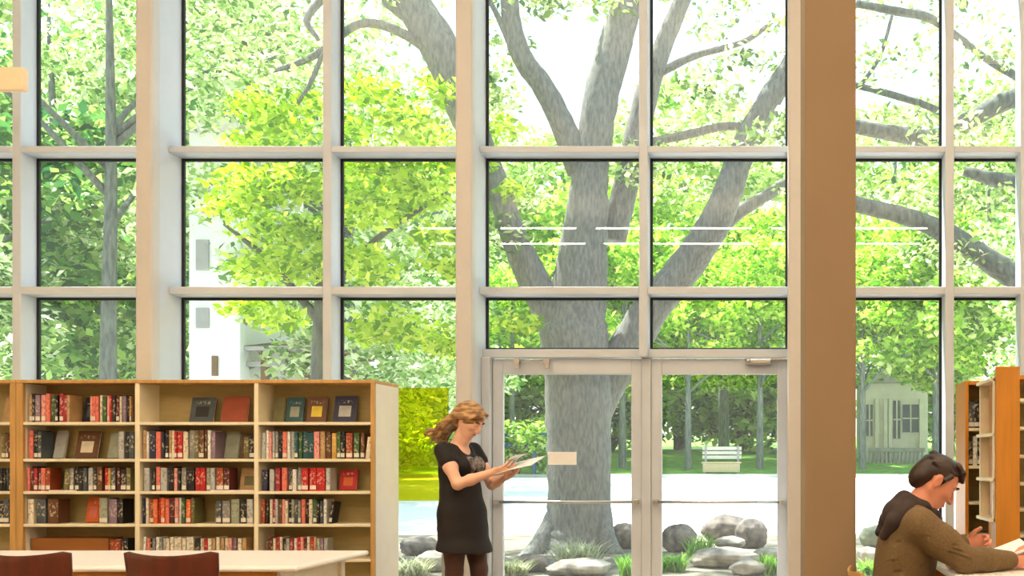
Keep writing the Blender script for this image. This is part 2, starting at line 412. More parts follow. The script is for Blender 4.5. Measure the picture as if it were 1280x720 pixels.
put_row(Mi, 4, B('175-178 white 4,178.8-183 salmon 4,184-187 black,187.5-191 grey,191.5-195.5 white,196-200 grey,200.5-204.5 silver,205-209 cream,209.5-214 cream,214.5-219 white,219.5-224 cream,224.5-229 cream,229.5-234 white,234.5-239 cream,240-246 black,247-251 cream,252-256 red,257-262 cream,263-267 tan,268-272 cream,273-277 tan,278-282 cream,283-287 pink,288-292 mauve,294-299 cream,300-305 tan', 27))
put_row(Ri, 0, [('F', 329, 343, 'olive', 33, None), ('F', 345, 367, 'teal', 33, 'sage'), ('F', 371, 397, 'brown', 34, 'yellow'), ('F', 405, 435, 'navy', 35, 'silver')])
put_row(Ri, 1, B('324-329 silver,329.5-333 white,333.5-337 pink,338-341 silver,341.5-345 grey,345.5-350 black,350.5-356 salmon,357-360.5 white,361-365 silver,365.5-370 teal,370.5-375 green,375.5-382 teal,382.5-389.5 teal,390-397 pink,398-404 tan,404.5-411 brown,412-418 gold,419-423.5 green,424-429 black,430-438.5 rust,440-447 green,448-453 brown', 35)
        + B('454-460 cream 7', 28))
put_row(Ri, 2, B('325-332 navy,334-340 silver,342-348 crimson,350-356.5 salmon,358-362.5 slate,363-368 white,369-374 grey,375-383 red,384-392.5 red,393-404 red,405-410.5 silver', 29) + [('F', 413, 436, 'red', 27, 'orange')])
put_row(Ri, 3, B('324-329 rust,330-333.5 black,334-337.5 cream,338-341 crimson,341.5-345 silver,345.5-349 brown,349.5-353.5 pink,354-357.5 cream,358-361.5 black,362-365.5 sage,366-370 slate,370.5-374 grey,374.5-379 salmon,379.5-383.5 black,384-388 cream,388.5-393 green,393.5-397 black,397.5-401 slate,401.5-405.5 white', 31) + B('408-412 black 9', 28))
put_row(Ri, 4, B('330-334 brown,334.5-338.5 maroon,339-342 cream,342.5-346.5 crimson,347-350.5 cream,351-355 black,355.5-359.5 silver,360-364 crimson,364.5-368 white,368.5-372.5 red,373-377 pink,377.5-381 maroon,381.5-385 cream,385.5-389 red,389.5-393.5 tan,394-397.5 silver,398-402 mauve,402.5-406.5 silver', 27))
put_row(Fl, 1, B('-9--4 tan,-3-1 olive,1.5-6 olive,6.5-11 brown', 32) if False else [(-3, 1, 'olive', 32), (1.5, 6, 'brown', 31), (6.5, 10.5, 'maroon', 31)])
put_row(Fl, 2, [(-4, -.5, 'black', 29), (0, 3, 'black', 29), (3.4, 6.4, 'slate', 29), (7, 10.5, 'black', 28)])
put_row(Fl, 3, [(-6, 0, 'black', 30), (.6, 7.5, 'slate', 31)])
put_row(Fl, 0, [('F', -16, 9, 'tan', 33, None)])
# brown board box on the fifth shelf of the left bay
tag(box('storage_box', X_(31), X_(129), YF + .06, YF + .23, SHZ[4] + .0005, SHZ[4] + .15, M_brown, None, .004), 'long brown board box on the fifth shelf of the left bay', 'box')
# shelf label holders / loose leaflets laid flat
for u0, u1, row, lab in ((60, 92, 2, 'left bay'), (262, 312, 2, 'middle bay')):
    b = MB().box(-(u1 - u0) / 2 / SC, (u1 - u0) / 2 / SC, 0, .07, 0, .006, 0, .001)
    tag(b.build('leaflet', M_white, None, (X_((u0 + u1) / 2), YF + .006, SHZ[row] + .0005) if lab == 'left bay' else (X_((u0 + u1) / 2) + .0, YF - .0 + .006, SHZ[row] + .0005)),
        'flat white leaflet lying on the third shelf of the %s' % lab, 'leaflet')

# ------------------------------------------------------------------ right-hand bookcases
def small_case(name, label, x0, x1, y0, dep, zt, shelves, side_m, sh_m, rows, lab):
    t = empty(name, ((x0 + x1) / 2, y0, 0)); tag(t, label, 'bookcase')
    w = (x1 - x0) / 2
    MB().box(-w, -w + .025, 0, dep, 0, zt, 0, .003).build('side_panel', side_m, t)
    MB().box(w - .025, w, 0, dep, 0, zt, 0, .003).build('side_panel', side_m, t)
    MB().box(-w + .025, w - .025, 0, dep, zt - .028, zt, 0, .003).build('top_panel', side_m, t)
    MB().box(-w + .025, w - .025, dep - .012, dep, .05, zt - .028).build('back_panel', M_back, t)
    for z in shelves:
        MB().box(-w + .025, w - .025, .006, dep - .012, z - .022, z, 0, .003).build('shelf', sh_m, t)
    for r, items in rows.items():
        n = 0; x = x0 + .03
        for c, th, h in items:
            o = bpy.data.objects.new('book', book_mesh(th, h, c, True)); COL.objects.link(o)
            o.location = (x + th / 2, y0 + .03, shelves[r] + .0005); x += th + .002
            tag(o, '%s spine, %s book from left on the %s shelf of the %s' % (c, ORD[n], ROWN[r], lab), 'book', 'books on the %s shelf of the %s' % (ROWN[r], lab)); n += 1
YA = 7.1; sA = F / YA
zA = lambda v: EYE + (VPY - v) / sA
small_case('bookcase', 'orange wood bookcase nearest the window behind the seated reader', (1206.5 - VPX) / sA, (1206.5 - VPX) / sA + .62, YA, .37, zA(476),
           [zA(v) for v in (535, 582, 627, 669, 700)], M_orange, M_shelf,
           {0: [('slate', .04, .19), ('black', .035, .2), ('silver', .03, .19), ('cream', .03, .2), ('grey', .04, .19)], 1: [('black', .03, .2), ('white', .03, .21), ('black', .04, .2), ('white', .03, .2), ('slate', .03, .2)]}, 'bookcase nearest the window')
YB = 6.1; sB = F / YB
zB = lambda v: EYE + (VPY - v) / sB
# end panel range running towards the window, open on its left face
xb0, xb1 = (1245 - VPX) / sB, (1275 - VPX) / sB
t = empty('bookcase', ((xb0 + xb1) / 2, YB, 0)); tag(t, 'tall double sided bookcase with a plain orange end panel beside the reader', 'bookcase')
hw = (xb1 - xb0) / 2
MB().box(-hw, hw, 0, .028, 0, zB(458), 0, .004).build('end_panel', M_orange, t)
LX = -hw + .0
for y in (.03, .41):
    MB().box(LX - .012, LX + .05, y, y + .022, .86, zB(470), 0, .003).build('upright', M_shelf, t)
MB().box(-.012, .012, .03, .43, 0, zB(466), 0, .002).build('core_panel', M_orange, t)
for v in (472, 541, 598, 649):
    z = zB(v); MB().box(LX - .03, -.012, .03, .445, z - .02, z, 0, .003).build('shelf', M_shelf, t)
    MB().box(.012, hw, .03, .445, z - .02, z, 0, .003).build('shelf', M_shelf, t)
small_case('bookcase', 'open wooden bookcase at the right edge beside the orange end panel', xb1 - .028, xb1 + .8, YB + .46, .3, zB(461),
           [zB(v) for v in (492, 530, 568, 605, 640, 675)], M_orange, M_shelf,
           {0: [('olive', .03, .11), ('brown', .03, .105)], 1: [('tan', .03, .15), ('cream', .03, .15)], 2: [('black', .04, .15), ('brown', .03, .15)], 3: [('tan', .03, .15), ('cream', .02, .15)], 4: [('cream', .03, .14)]}, 'right edge bookcase')

# ------------------------------------------------------------------ left table and chairs
tt = empty('reading_table', (-3.5, 5.22, 0)); tag(tt, 'long white topped reading table with orange wooden apron in front of the bookcase', 'table')
xa, xb = -1.30, 1.20
MB().box(xa, xb + .03, -.43, .43, .712, .74, 0, .012).build('tabletop', M_ttop, tt)
MB().box(xa + .06, xb - .10, -.39, -.365, .58, .712, 0, .003).build('apron', M_orange, tt)
MB().box(xa + .06, xb - .10, .365, .39, .58, .712, 0, .003).build('apron', M_orange, tt)
MB().box(xb - .125, xb - .10, -.365, .365, .58, .712, 0, .003).build('apron', M_shelf, tt)  # right end apron coloured cream for the window light falling on it
MB().box(xa + .06, xa + .085, -.365, .365, .58, .712, 0, .003).build('apron', M_orange, tt)
for x in (xa + .09, xb - .13):
    for y in (-.36, .32):
        MB().box(x, x + .05, y, y + .05, 0, .711, 0, .006).build('leg', M_endw, tt)
def dup(root, loc, rz):
    r = root.copy(); COL.objects.link(r); r.location = loc; r.rotation_euler = (0, 0, rz)
    for ch in list(root.children):
        c = ch.copy(); COL.objects.link(c); c.parent = r
    return r
def make_chair(name, mseat, label, zt=.865, w=.40):
    """plywood chair facing +y, back at -y"""
    t = empty(name); tag(t, label, 'chair')
    bm = bmesh.new(); NU, NV = 14, 8; rows = []
    for side in (0, 1):
        g = []
        for j in range(NV + 1):
            v = j / NV; z0 = .56; row = []
            for i in range(NU + 1):
                u = i / NU * 2 - 1
                wid = w / 2 * (1 - .10 * (1 - v) ** 1.5 + .012 * v)
                ztop = zt - .022 * (1 - u * u) - .012 * max(0, abs(u) - .88) / .12
                z = z0 + (ztop - z0) * v + (.02 * u * u * (1 - v))
                y = -.21 - .035 * v + .045 * u * u + (.0 if side == 0 else .012)
                row.append(bm.verts.new((u * wid, y, z)))
            g.append(row)
        rows.append(g)
    for s_, g in enumerate(rows):
        for j in range(NV):
            for i in range(NU):
                q = (g[j][i], g[j][i + 1], g[j + 1][i + 1], g[j + 1][i]); bm.faces.new(q if s_ == 0 else q[::-1])
    A, Bk = rows
    for i in range(NU):
        bm.faces.new((A[0][i + 1], A[0][i], Bk[0][i], Bk[0][i + 1])); bm.faces.new((A[NV][i], A[NV][i + 1], Bk[NV][i + 1], Bk[NV][i]))
    for j in range(NV):
        bm.faces.new((A[j][0], A[j + 1][0], Bk[j + 1][0], Bk[j][0])); bm.faces.new((A[j + 1][NU], A[j][NU], Bk[j][NU], Bk[j + 1][NU]))
    me = bpy.data.meshes.new('backrest'); bmesh.ops.recalc_face_normals(bm, faces=bm.faces[:]); bm.to_mesh(me); bm.free()
    o = link('backrest', me, mseat, t, smooth=True)
    md = o.modifiers.new('bev', 'BEVEL'); md.width = .003; md.segments = 2; md.limit_method = 'ANGLE'
    MB().box(-.2, .2, -.19, .22, .43, .452, 0, .01).build('seat', mseat, t)
    for x in (-1, 1):
        MB().tube([(x * .16, -.20, .62), (x * .17, -.19, .43), (x * .185, -.235, 0)], [.013, .014, .012], 10).build('leg', mseat, t)
        MB().tube([(x * .17, .18, .43), (x * .185, .20, 0)], [.014, .012], 10).build('leg', mseat, t)
    return t
sc_ = 295.0; yc = F / sc_
c1 = make_chair('dining_chair', M_chair, 'dark red brown plywood chair, second from left edge at the long white table')
c1.location = ((206 - VPX) / sc_, yc + .24, 0)
c2 = dup(c1, ((20 - VPX) / sc_, yc + .24, 0), 0)
c2['label'] = 'dark red brown plywood chair cut by the left edge at the long white table'
for c in (c1, c2): c['group'] = 'chairs at the long white table'

# ------------------------------------------------------------------ reader's table and chair
rt = empty('reading_table', (1.55, 4.78, 0)); tag(rt, 'white topped table in front of the seated reader at the right', 'table')
MB().box(-.755, 1.0, -.5, .5, .718, .748, 0, .01).build('tabletop', M_ttop, rt)
for y in (-.46, .435): MB().box(-.7, .9, y, y + .025, .60, .718, 0, .003).build('apron', M_orange, rt)
for x in (-.72, .87):
    for y in (-.44, .39): MB().box(x, x + .05, y, y + .05, 0, .717, 0, .005).build('leg', M_orange, rt)
c3 = make_chair('dining_chair', M_oak, 'pale wooden chair under the seated reader at the right table', .80, .40)
c3.location = (.60, 4.66, 0); c3.rotation_euler = (0, 0, R(-90)); c3.scale = (1, 1, .945)

# ------------------------------------------------------------------ figures: signed distance fields meshed with surface nets
def vec(*a): return np.array(a, dtype=np.float32)
class SDF:
    def __init__(s, lo, hi, h):
        s.lo = np.array(lo, float); s.h = h
        n = np.ceil((np.array(hi) - s.lo) / h).astype(int) + 1
        s.D = np.full(n, .08, np.float32); s.n = n
        s.ax = [(s.lo[i] + h * np.arange(n[i])).astype(np.float32) for i in range(3)]
    def win(s, lo, hi, pad):
        a = np.clip(np.floor((np.array(lo) - pad - s.lo) / s.h).astype(int), 0, s.n - 1)
        b = np.clip(np.ceil((np.array(hi) + pad - s.lo) / s.h).astype(int) + 1, 1, s.n)
        sl = tuple(slice(a[i], b[i]) for i in range(3))
        g = [s.ax[0][sl[0]][:, None, None], s.ax[1][sl[1]][None, :, None], s.ax[2][sl[2]][None, None, :]]
        return sl, g
    def put(s, sl, d, k, sub):
        A = s.D[sl]
        if sub:
            if k: hh = np.clip(.5 - .5 * (A + d) / k, 0, 1); s.D[sl] = A * (1 - hh) - d * hh + k * hh * (1 - hh)
            else: s.D[sl] = np.maximum(A, -d)
        else:
            if k: hh = np.clip(.5 + .5 * (A - d) / k, 0, 1); s.D[sl] = A * (1 - hh) + d * hh - k * hh * (1 - hh)
            else: s.D[sl] = np.minimum(A, d)
    def cone(s, a, b, ra, rb, k=.01, sub=False):
        a, b = np.array(a, float), np.array(b, float); r = max(ra, rb)
        sl, g = s.win(np.minimum(a, b) - r, np.maximum(a, b) + r, k + .03)
        ba = b - a; L2 = max(float(ba @ ba), 1e-9)
        p = [g[i] - a[i] for i in range(3)]
        t = np.clip((p[0] * ba[0] + p[1] * ba[1] + p[2] * ba[2]) / L2, 0, 1)
        d = np.sqrt((p[0] - t * ba[0]) ** 2 + (p[1] - t * ba[1]) ** 2 + (p[2] - t * ba[2]) ** 2) - (ra + (rb - ra) * t)
        s.put(sl, d.astype(np.float32), k, sub); return s
    def chain(s, pts, rads, k=.01, sub=False):
        for i in range(len(pts) - 1): s.cone(pts[i], pts[i + 1], rads[i], rads[i + 1], k, sub)
        return s
    def ell(s, c, r, axes=None, k=.02, sub=False):
        c = np.array(c, float); rm = max(r)
        sl, g = s.win(c - rm, c + rm, k + .03)
        p = [g[i] - c[i] for i in range(3)]
        if axes is not None: p = [p[0] * A[0] + p[1] * A[1] + p[2] * A[2] for A in axes]
        k0 = np.sqrt(sum((p[i] / r[i]) ** 2 for i in range(3))); k1 = np.sqrt(sum((p[i] / r[i] ** 2) ** 2 for i in range(3))) + 1e-6
        d = k0 * (k0 - 1) / k1
        d = np.where(k0 < 1e-3, -min(r), d)
        s.put(sl, d.astype(np.float32), k, sub); return s
    def cut(s, p, n):
        """remove everything on the side n points to"""
        n = np.array(n, float); n /= np.linalg.norm(n)
        d = (s.ax[0][:, None, None] - p[0]) * n[0] + (s.ax[1][None, :, None] - p[1]) * n[1] + (s.ax[2][None, None, :] - p[2]) * n[2]
        s.D = np.maximum(s.D, d.astype(np.float32)); return s
    def mesh(s, name, m, parent):
        D = s.D; D[0] = D[-1] = .05; D[:, 0] = D[:, -1] = .05; D[:, :, 0] = D[:, :, -1] = .05
        S = D < 0; nx, ny, nz = s.n - 1
        cell = np.zeros((nx, ny, nz), np.int8)
        for a in (0, 1):
            for b in (0, 1):
                for c in (0, 1): cell += S[a:a + nx, b:b + ny, c:c + nz]
        act = (cell > 0) & (cell < 8)
        idx = np.full((nx, ny, nz), -1, np.int64); I = np.argwhere(act); idx[act] = np.arange(len(I))
        P = np.zeros((len(I), 3)); W = np.zeros(len(I))
        off = [np.array(o) for o in np.ndindex(2, 2, 2)]
        for ax in range(3):
            e = np.zeros(3, int); e[ax] = 1
            for o in off:
                if o[ax]: continue
                A = I + o; Bq = A + e
                d0 = D[A[:, 0], A[:, 1], A[:, 2]]; d1 = D[Bq[:, 0], Bq[:, 1], Bq[:, 2]]
                mk = (d0 < 0) != (d1 < 0)
                tt_ = np.where(mk, d0 / np.where(d0 == d1, 1, d0 - d1), 0)
                q = A + e * tt_[:, None]
                P += q * mk[:, None]; W += mk
        V = s.lo + s.h * P / W[:, None]
        F_ = []
        for ax in range(3):
            b, c = (ax + 1) % 3, (ax + 2) % 3
            sl0 = [slice(None)] * 3; sl1 = [slice(None)] * 3
            sl0[ax] = slice(0, -1); sl1[ax] = slice(1, None)
            ch = S[tuple(sl0)] != S[tuple(sl1)]
            E = np.argwhere(ch); E = E[(E[:, b] > 0) & (E[:, c] > 0) & (E[:, b] < s.n[b] - 1) & (E[:, c] < s.n[c] - 1)]
            if not len(E): continue
            flip = S[E[:, 0], E[:, 1], E[:, 2]]
            eb = np.zeros(3, int); eb[b] = 1; ec = np.zeros(3, int); ec[c] = 1
            q = np.stack([idx[tuple((E - eb - ec).T)], idx[tuple((E - ec).T)], idx[tuple(E.T)], idx[tuple((E - eb).T)]], 1)
            q[~flip] = q[~flip][:, ::-1]
            F_.append(q)
        Fq = np.concatenate(F_)
        me = np_mesh(name, V, Fq)
        return link(name, me, m, parent, smooth=True)
def np_mesh(name, V, Q):
    me = bpy.data.meshes.new(name); k = Q.shape[1]
    me.vertices.add(len(V)); me.vertices.foreach_set('co', np.asarray(V, np.float32).ravel())
    me.loops.add(Q.size); me.loops.foreach_set('vertex_index', Q.ravel().astype(np.int32))
    me.polygons.add(len(Q)); me.polygons.foreach_set('loop_start', np.arange(0, Q.size, k, dtype=np.int32))
    me.update(calc_edges=True); me.validate()
    return me

def nrm(v): v = np.array(v, float); return v / np.linalg.norm(v)
def rot(v, axis, a):
    axis = nrm(axis); return v * math.cos(a) + np.cross(axis, v) * math.sin(a) + axis * (axis @ v) * (1 - math.cos(a))

def add_hand(S, wrist, d, palm, thumb_side, curl=(.35, .5, .4), thumb_dir=None, sc=1.0):
    """d: hand direction; palm: direction the palm faces; thumb_side: vector across towards the thumb"""
    d = nrm(d); palm = nrm(np.array(palm) - d * (d @ np.array(palm))); ac = nrm(np.cross(d, palm)); 
    if ac @ np.array(thumb_side) < 0: ac = -ac
    w = np.array(wrist, float)
    S.ell(w + d * .046 * sc, (.052 * sc, .038 * sc, .016 * sc), (d, ac, palm), k=.015)
    S.cone(w, w + d * .04 * sc, .024 * sc, .022 * sc, .015)
    lens = [.072, .080, .075, .060]
    for f in range(4):
        offs = (1.5 - f) * .0195 * sc
        base = w + d * (.085 - .006 * abs(f - 1.2)) * sc + ac * offs
        dirn = nrm(d + ac * (1.5 - f) * .10)
        ax = np.cross(dirn, palm)
        p = base; cur = dirn
        for sgm, (fr, cu) in enumerate(zip((.44, .32, .24), curl)):
            cur = rot(cur, ax, cu + .06 * f)
            q = p + cur * lens[f] * fr * sc
            S.cone(p, q, (.0088 - .0008 * sgm) * sc, (.0082 - .0009 * sgm) * sc, .003); p = q
    td = nrm(d * .7 + ac * .75 + palm * .25) if thumb_dir is None else nrm(thumb_dir)
    b = w + d * .022 * sc + ac * .026 * sc; m1 = b + td * .04 * sc; m2 = m1 + nrm(td + d * .5) * .032 * sc
    S.cone(b, m1, .014 * sc, .0105 * sc, .008); S.cone(m1, m2, .0105 * sc, .008 * sc, .003)

def add_head(S, c, f, u, sc=1.0, fem=False):
    """c: skull centre, f: face direction, u: crown direction"""
    c = np.array(c, float); f = nrm(f); u = nrm(np.array(u) - f * (f @ np.array(u))); l = np.cross(u, f); A = (f, l, u)
    P = lambda a, b, z: c + (f * a + l * b + u * z) * sc
    S.ell(P(-.008, 0, .025), (.098 * sc, .076 * sc, .088 * sc), A, k=.02)
    S.ell(P(.034, 0, -.03), (.062 * sc, .060 * sc, .082 * sc), A, k=.03)
    S.ell(P(.055, 0, -.088), (.032 * sc, .036 * sc, .026 * sc), A, k=.03)            # chin
    for sd in (-1, 1):
        S.cone(P(-.005, sd * .056, -.045), P(.045, sd * .03, -.092), .022 * sc, .018 * sc, .02)      # jaw
        S.ell(P(.066, sd * .036, -.022), (.022 * sc, .022 * sc, .018 * sc), A, k=.02)           # cheek
        S.ell(P(.093, sd * .032, .006), (.017 * sc, .018 * sc, .012 * sc), A, k=.012, sub=True)  # socket
        S.ell(P(.080, sd * .032, .004), (.013 * sc, .015 * sc, .012 * sc), A, k=.004)             # lid
        S.cone(P(.088, sd * .014, .022), P(.078, sd * .05, .024), .008 * sc, .006 * sc, .01)      # brow
        S.ell(P(-.008, sd * .079, -.008), (.019 * sc, .008 * sc, .032 * sc), A, k=.006)           # ear
        S.ell(P(-.004, sd * .088, -.006), (.010 * sc, .006 * sc, .020 * sc), A, k=.004, sub=True)
    S.chain([P(.090, 0, .012), P(.106, 0, -.014), P(.114, 0, -.034)], [.008 * sc, .010 * sc, .013 * sc], .008)   # nose
    for sd in (-1, 1): S.ell(P(.100, sd * .012, -.036), (.012 * sc, .009 * sc, .009 * sc), A, k=.005)
    S.cone(P(.091, -.018, -.061), P(.091, .018, -.061), .008 * sc, .008 * sc, .008)
    S.cone(P(.089, -.015, -.072), P(.089, .015, -.072), .008 * sc, .008 * sc, .008)
    return P, A

M_skin_w = mat('skin_fair', (236, 184, 156), .5, noise=.06, nscale=12)
M_skin_m = mat('skin_ruddy', (214, 140, 110), .5, noise=.08, nscale=12)
M_dress = mat('black_dress', (26, 20, 20), .8, noise=.2, nscale=60)
M_tights = mat('sheer_tights', (74, 46, 34), .6, noise=.1, nscale=40)
M_hair_w = mat('auburn_hair', (196, 154, 98), .4, noise=.5, nscale=16, rgb2=(112, 72, 42), stretch=(1, 1, 3))
M_hair_m = mat('dark_hair', (56, 34, 24), .45, noise=.4, nscale=40, rgb2=(30, 18, 14))
M_sweater = mat('olive_sweater', (112, 90, 58), .9, noise=.18, nscale=90, bump=.2)
M_collar = mat('charcoal_scarf', (58, 46, 44), .9, noise=.2, nscale=60)
M_jeans = mat('dark_trousers', (48, 50, 60), .9, noise=.2, nscale=60)
M_shoe = mat('black_shoe', (26, 24, 24), .4, noise=.1)
M_eye = mat('eye_white', (232, 228, 222), .3)
M_lip = mat('lips', (190, 96, 84), .5)
M_blouse = mat('grey_print_scarf', (150, 140, 136), .8, noise=.5, nscale=45, rgb2=(70, 62, 62))

def torso(S, J, o=0.0, k=.05):
    """o: clothing offset"""
    lat = J['lat']
    def seg(c, up, r, kk=k):
        up = nrm(up); l = nrm(lat - up * (up @ lat)); f = np.cross(l, up)
        S.ell(c, [x + o for x in r], (f, l, up), k=kk)
    for c, up, r in J['torso']: seg(np.array(c, float), up, r)
def limb(S, pts, rads, o=0.0, k=.02):
    S.chain([np.array(p, float) for p in pts], [r + o for r in rads], k)

# ---- standing woman (local frame: +x is where she faces)
W = empty('person', (-2.16, 7.0, 0), R(-20))
tag(W, 'woman in a short black dress standing by the glass door reading papers', 'person')
lat = vec(0, 1, 0)
JW = dict(lat=lat, torso=[((-.005, 0, .86), (0, 0, 1), (.115, .165, .13)), ((-.01, 0, 1.0), (-.05, 0, 1), (.095, .125, .13)),
                          ((-.035, 0, 1.17), (-.1, 0, 1), (.105, .145, .17)), ((-.05, 0, 1.29), (.05, 0, 1), (.075, .145, .075)), ((-.02, 0, 1.10), (0, 0, 1), (.095, .12, .12))])
HW = (.062, 0, 1.535); hf = nrm((.80, 0, -.60)); hu = (.60, 0, .80)
RA = [(-.04, -.158, 1.315), (.115, -.205, 1.085), (.325, -.085, 1.172)]
LA = [(-.03, .158, 1.315), (.10, .20, 1.075), (.30, .075, 1.135)]
RL = [(.0, -.085, .86), (-.005, -.085, .47), (-.05, -.085, .09)]
LL = [(.0, .085, .86), (.075, .085, .48), (.065, .085, .09)]
S = SDF((-.36, -.34, -.01), (.60, .34, 1.70), .0042)
torso(S, JW)
S.ell((.055, -.068, 1.205), (.062, .062, .062), None, k=.03); S.ell((.055, .068, 1.205), (.062, .062, .062), None, k=.03)
limb(S, [(-.045, 0, 1.32), (.0, 0, 1.41), (.03, 0, 1.47)], [.066, .052, .052], 0, .03)
P, A = add_head(S, HW, hf, hu, .98, True)
for a, sd in ((RA, -1), (LA, 1)):
    e, w_ = np.array(a[1]), np.array(a[2])
    limb(S, [a[0], (np.array(a[0]) + e) / 2, e], [.050, .043, .036], 0, .03)
    limb(S, [e, e + (w_ - e) * .35, w_], [.036, .037, .024], 0, .02)
add_hand(S, RA[2], (.93, .18, .22), (-.2, .5, .8), (.2, .7, .2), (.25, .35, .3))
add_hand(S, LA[2], (.92, -.1, .25), (-.2, -.15, .95), (0, -1, .3), (.25, .4, .35))
for l, tz in ((RL, 0), (LL, 0)):
    h_, k_, an = [np.array(x) for x in l]
    limb(S, [h_, (h_ + k_) / 2, k_], [.088, .075, .052], 0, .03)
    limb(S, [k_, k_ + (an - k_) * .3, an], [.052, .053, .034], 0, .02)
    limb(S, [an + (-.025, 0, -.04), an + (.06, 0, -.05), an + (.15, 0, -.066)], [.036, .032, .022], 0, .02)
S.mesh('body', M_skin_w, W)
for o in W.children:
    if o.name.startswith('body'): o['label'] = 'fair skinned body'
# dress
S = SDF((-.32, -.34, .55), (.26, .34, 1.45), .0055)
torso(S, JW, .014)
S.ell((.055, -.068, 1.205), (.072, .072, .07), None, k=.035); S.ell((.055, .068, 1.205), (.072, .072, .07), None, k=.035)
for z, cx, rx, ry in ((1.0, -.015, .125, .155), (.88, -.004, .150, .185), (.76, .004, .158, .195), (.64, .012, .168, .205), (.58, .014, .172, .208)):
    S.ell((cx, 0, z), (rx, ry, .13), None, k=.05)
for a in (RA, LA):
    a0 = np.array(a[0]); e = np.array(a[1]); limb(S, [a0, a0 + (e - a0) * .30], [.058, .060], .004, .03)
S.cone((.14, 0, 1.41), (.02, 0, 1.34), .085, .06, .015, sub=True)
S.cone((-.03, 0, 1.50), (-.02, 0, 1.385), .085, .075, .01, sub=True)
S.cut((.014, 0, .615), (-.09, 0, -1))
for a in (RA, LA):
    pass
S.mesh('dress', M_dress, W)
# grey printed panel at the neckline
S = SDF((-.1, -.2, 1.08), (.2, .2, 1.42), .005)
S.ell((.082, -.045, 1.215), (.058, .052, .062), None, k=.02); S.ell((.082, .045, 1.215), (.058, .052, .062), None, k=.02); S.cut((0, 0, 1.262), (-.5, 0, 1)); S.cut((.09, 0, 1.2), (-1, 0, -.1))
S.mesh('neckline_panel', M_blouse, W)
# tights and shoes
for l in (RL, LL):
    h_, k_, an = [np.array(x) for x in l]
    S = SDF(np.minimum(k_, an) - (.13, .13, .06), np.maximum(h_, k_) + (.17, .13, .0), .0055)
    limb(S, [h_, (h_ + k_) / 2, k_], [.088, .075, .052], .006, .03); limb(S, [k_, k_ + (an - k_) * .3, an], [.052, .053, .034], .006, .02)
    S.mesh('tights_leg', M_tights, W)
    S = SDF(an - (.09, .07, .1), an + (.21, .07, .02), .005)
    limb(S, [an + (-.025, 0, -.045), an + (.06, 0, -.055), an + (.15, 0, -.066)], [.036, .034, .024], .006, .02); S.cut((0, 0, .004), (0, 0, -1)); S.cut(an + (0, 0, -.012), (-.25, 0, 1))
    S.mesh('shoe', M_shoe, W)
# hair
S = SDF((-.33, -.16, 1.30), (.24, .16, 1.72), .004)
S.ell(P(-.014, 0, .030), (.108, .088, .095), A, k=.01)
S.ell(P(-.06, 0, -.02), (.065, .082, .085), A, k=.03)
rr = random.Random(3)
for i in range(44):
    b = rr.uniform(-1, 1); a0 = rr.uniform(-.2, .5)
    p0 = P(.05 * a0 + .02, b * .06, .105 - abs(b) * .035); p1 = P(-.085 + rr.uniform(-.015, .01), b * .085, .03 + rr.uniform(-.05, .05))
    p2 = np.array((-.115 + rr.uniform(-.04, .02), b * .085 + rr.uniform(-.02, .02), 1.50 + rr.uniform(-.04, .03)))
    p3 = np.array((-.19 + rr.uniform(-.07, .04), b * .095 + rr.uniform(-.03, .03), 1.425 + rr.uniform(-.05, .05)))
    p4 = p3 + np.array((rr.uniform(-.05, .0), rr.uniform(-.02, .02), rr.uniform(-.04, .015)))
    S.chain([p0, p1, p2, p3, p4], [.012, .015, .013, .009, .004], .006)
for sd in (-1, 1):
    for i in range(6):
        S.chain([P(.07 - i * .012, sd * .05, .085), P(.045 - i * .012, sd * .082, .03), P(-.03 - i * .008, sd * .088, -.015), P(-.09, sd * .075, -.04)], [.012, .012, .012, .012], .006)
S.ell(P(.10, 0, -.05), (.085, .066, .085), A, k=.012, sub=True)
S.mesh('hair', M_hair_w, W)
def face_bits(root, P, A, sc, lipm):
    for sd in (-1, 1):
        e = MB(); t = bmesh.new(); bmesh.ops.create_uvsphere(t, u_segments=12, v_segments=8, radius=.0105 * sc); e.add(t, 0, Matrix.Translation(Vector(P(.0795, sd * .032, .001))))
        e.build('eye', M_eye, root, smooth=True)
        MB().tube([P(.0965, sd * .014, .026), P(.096, sd * .034, .032), P(.082, sd * .054, .027)], [.0045 * sc, .005 * sc, .003 * sc], 6).build('eyebrow', M_hair_m, root, smooth=True)
    MB().tube([P(.093, -.024, -.066), P(.1005, 0, -.066), P(.093, .024, -.066)], [.003 * sc, .007 * sc, .003 * sc], 8).build('lips', lipm, root, smooth=True)
face_bits(W, P, A, .98, M_lip)
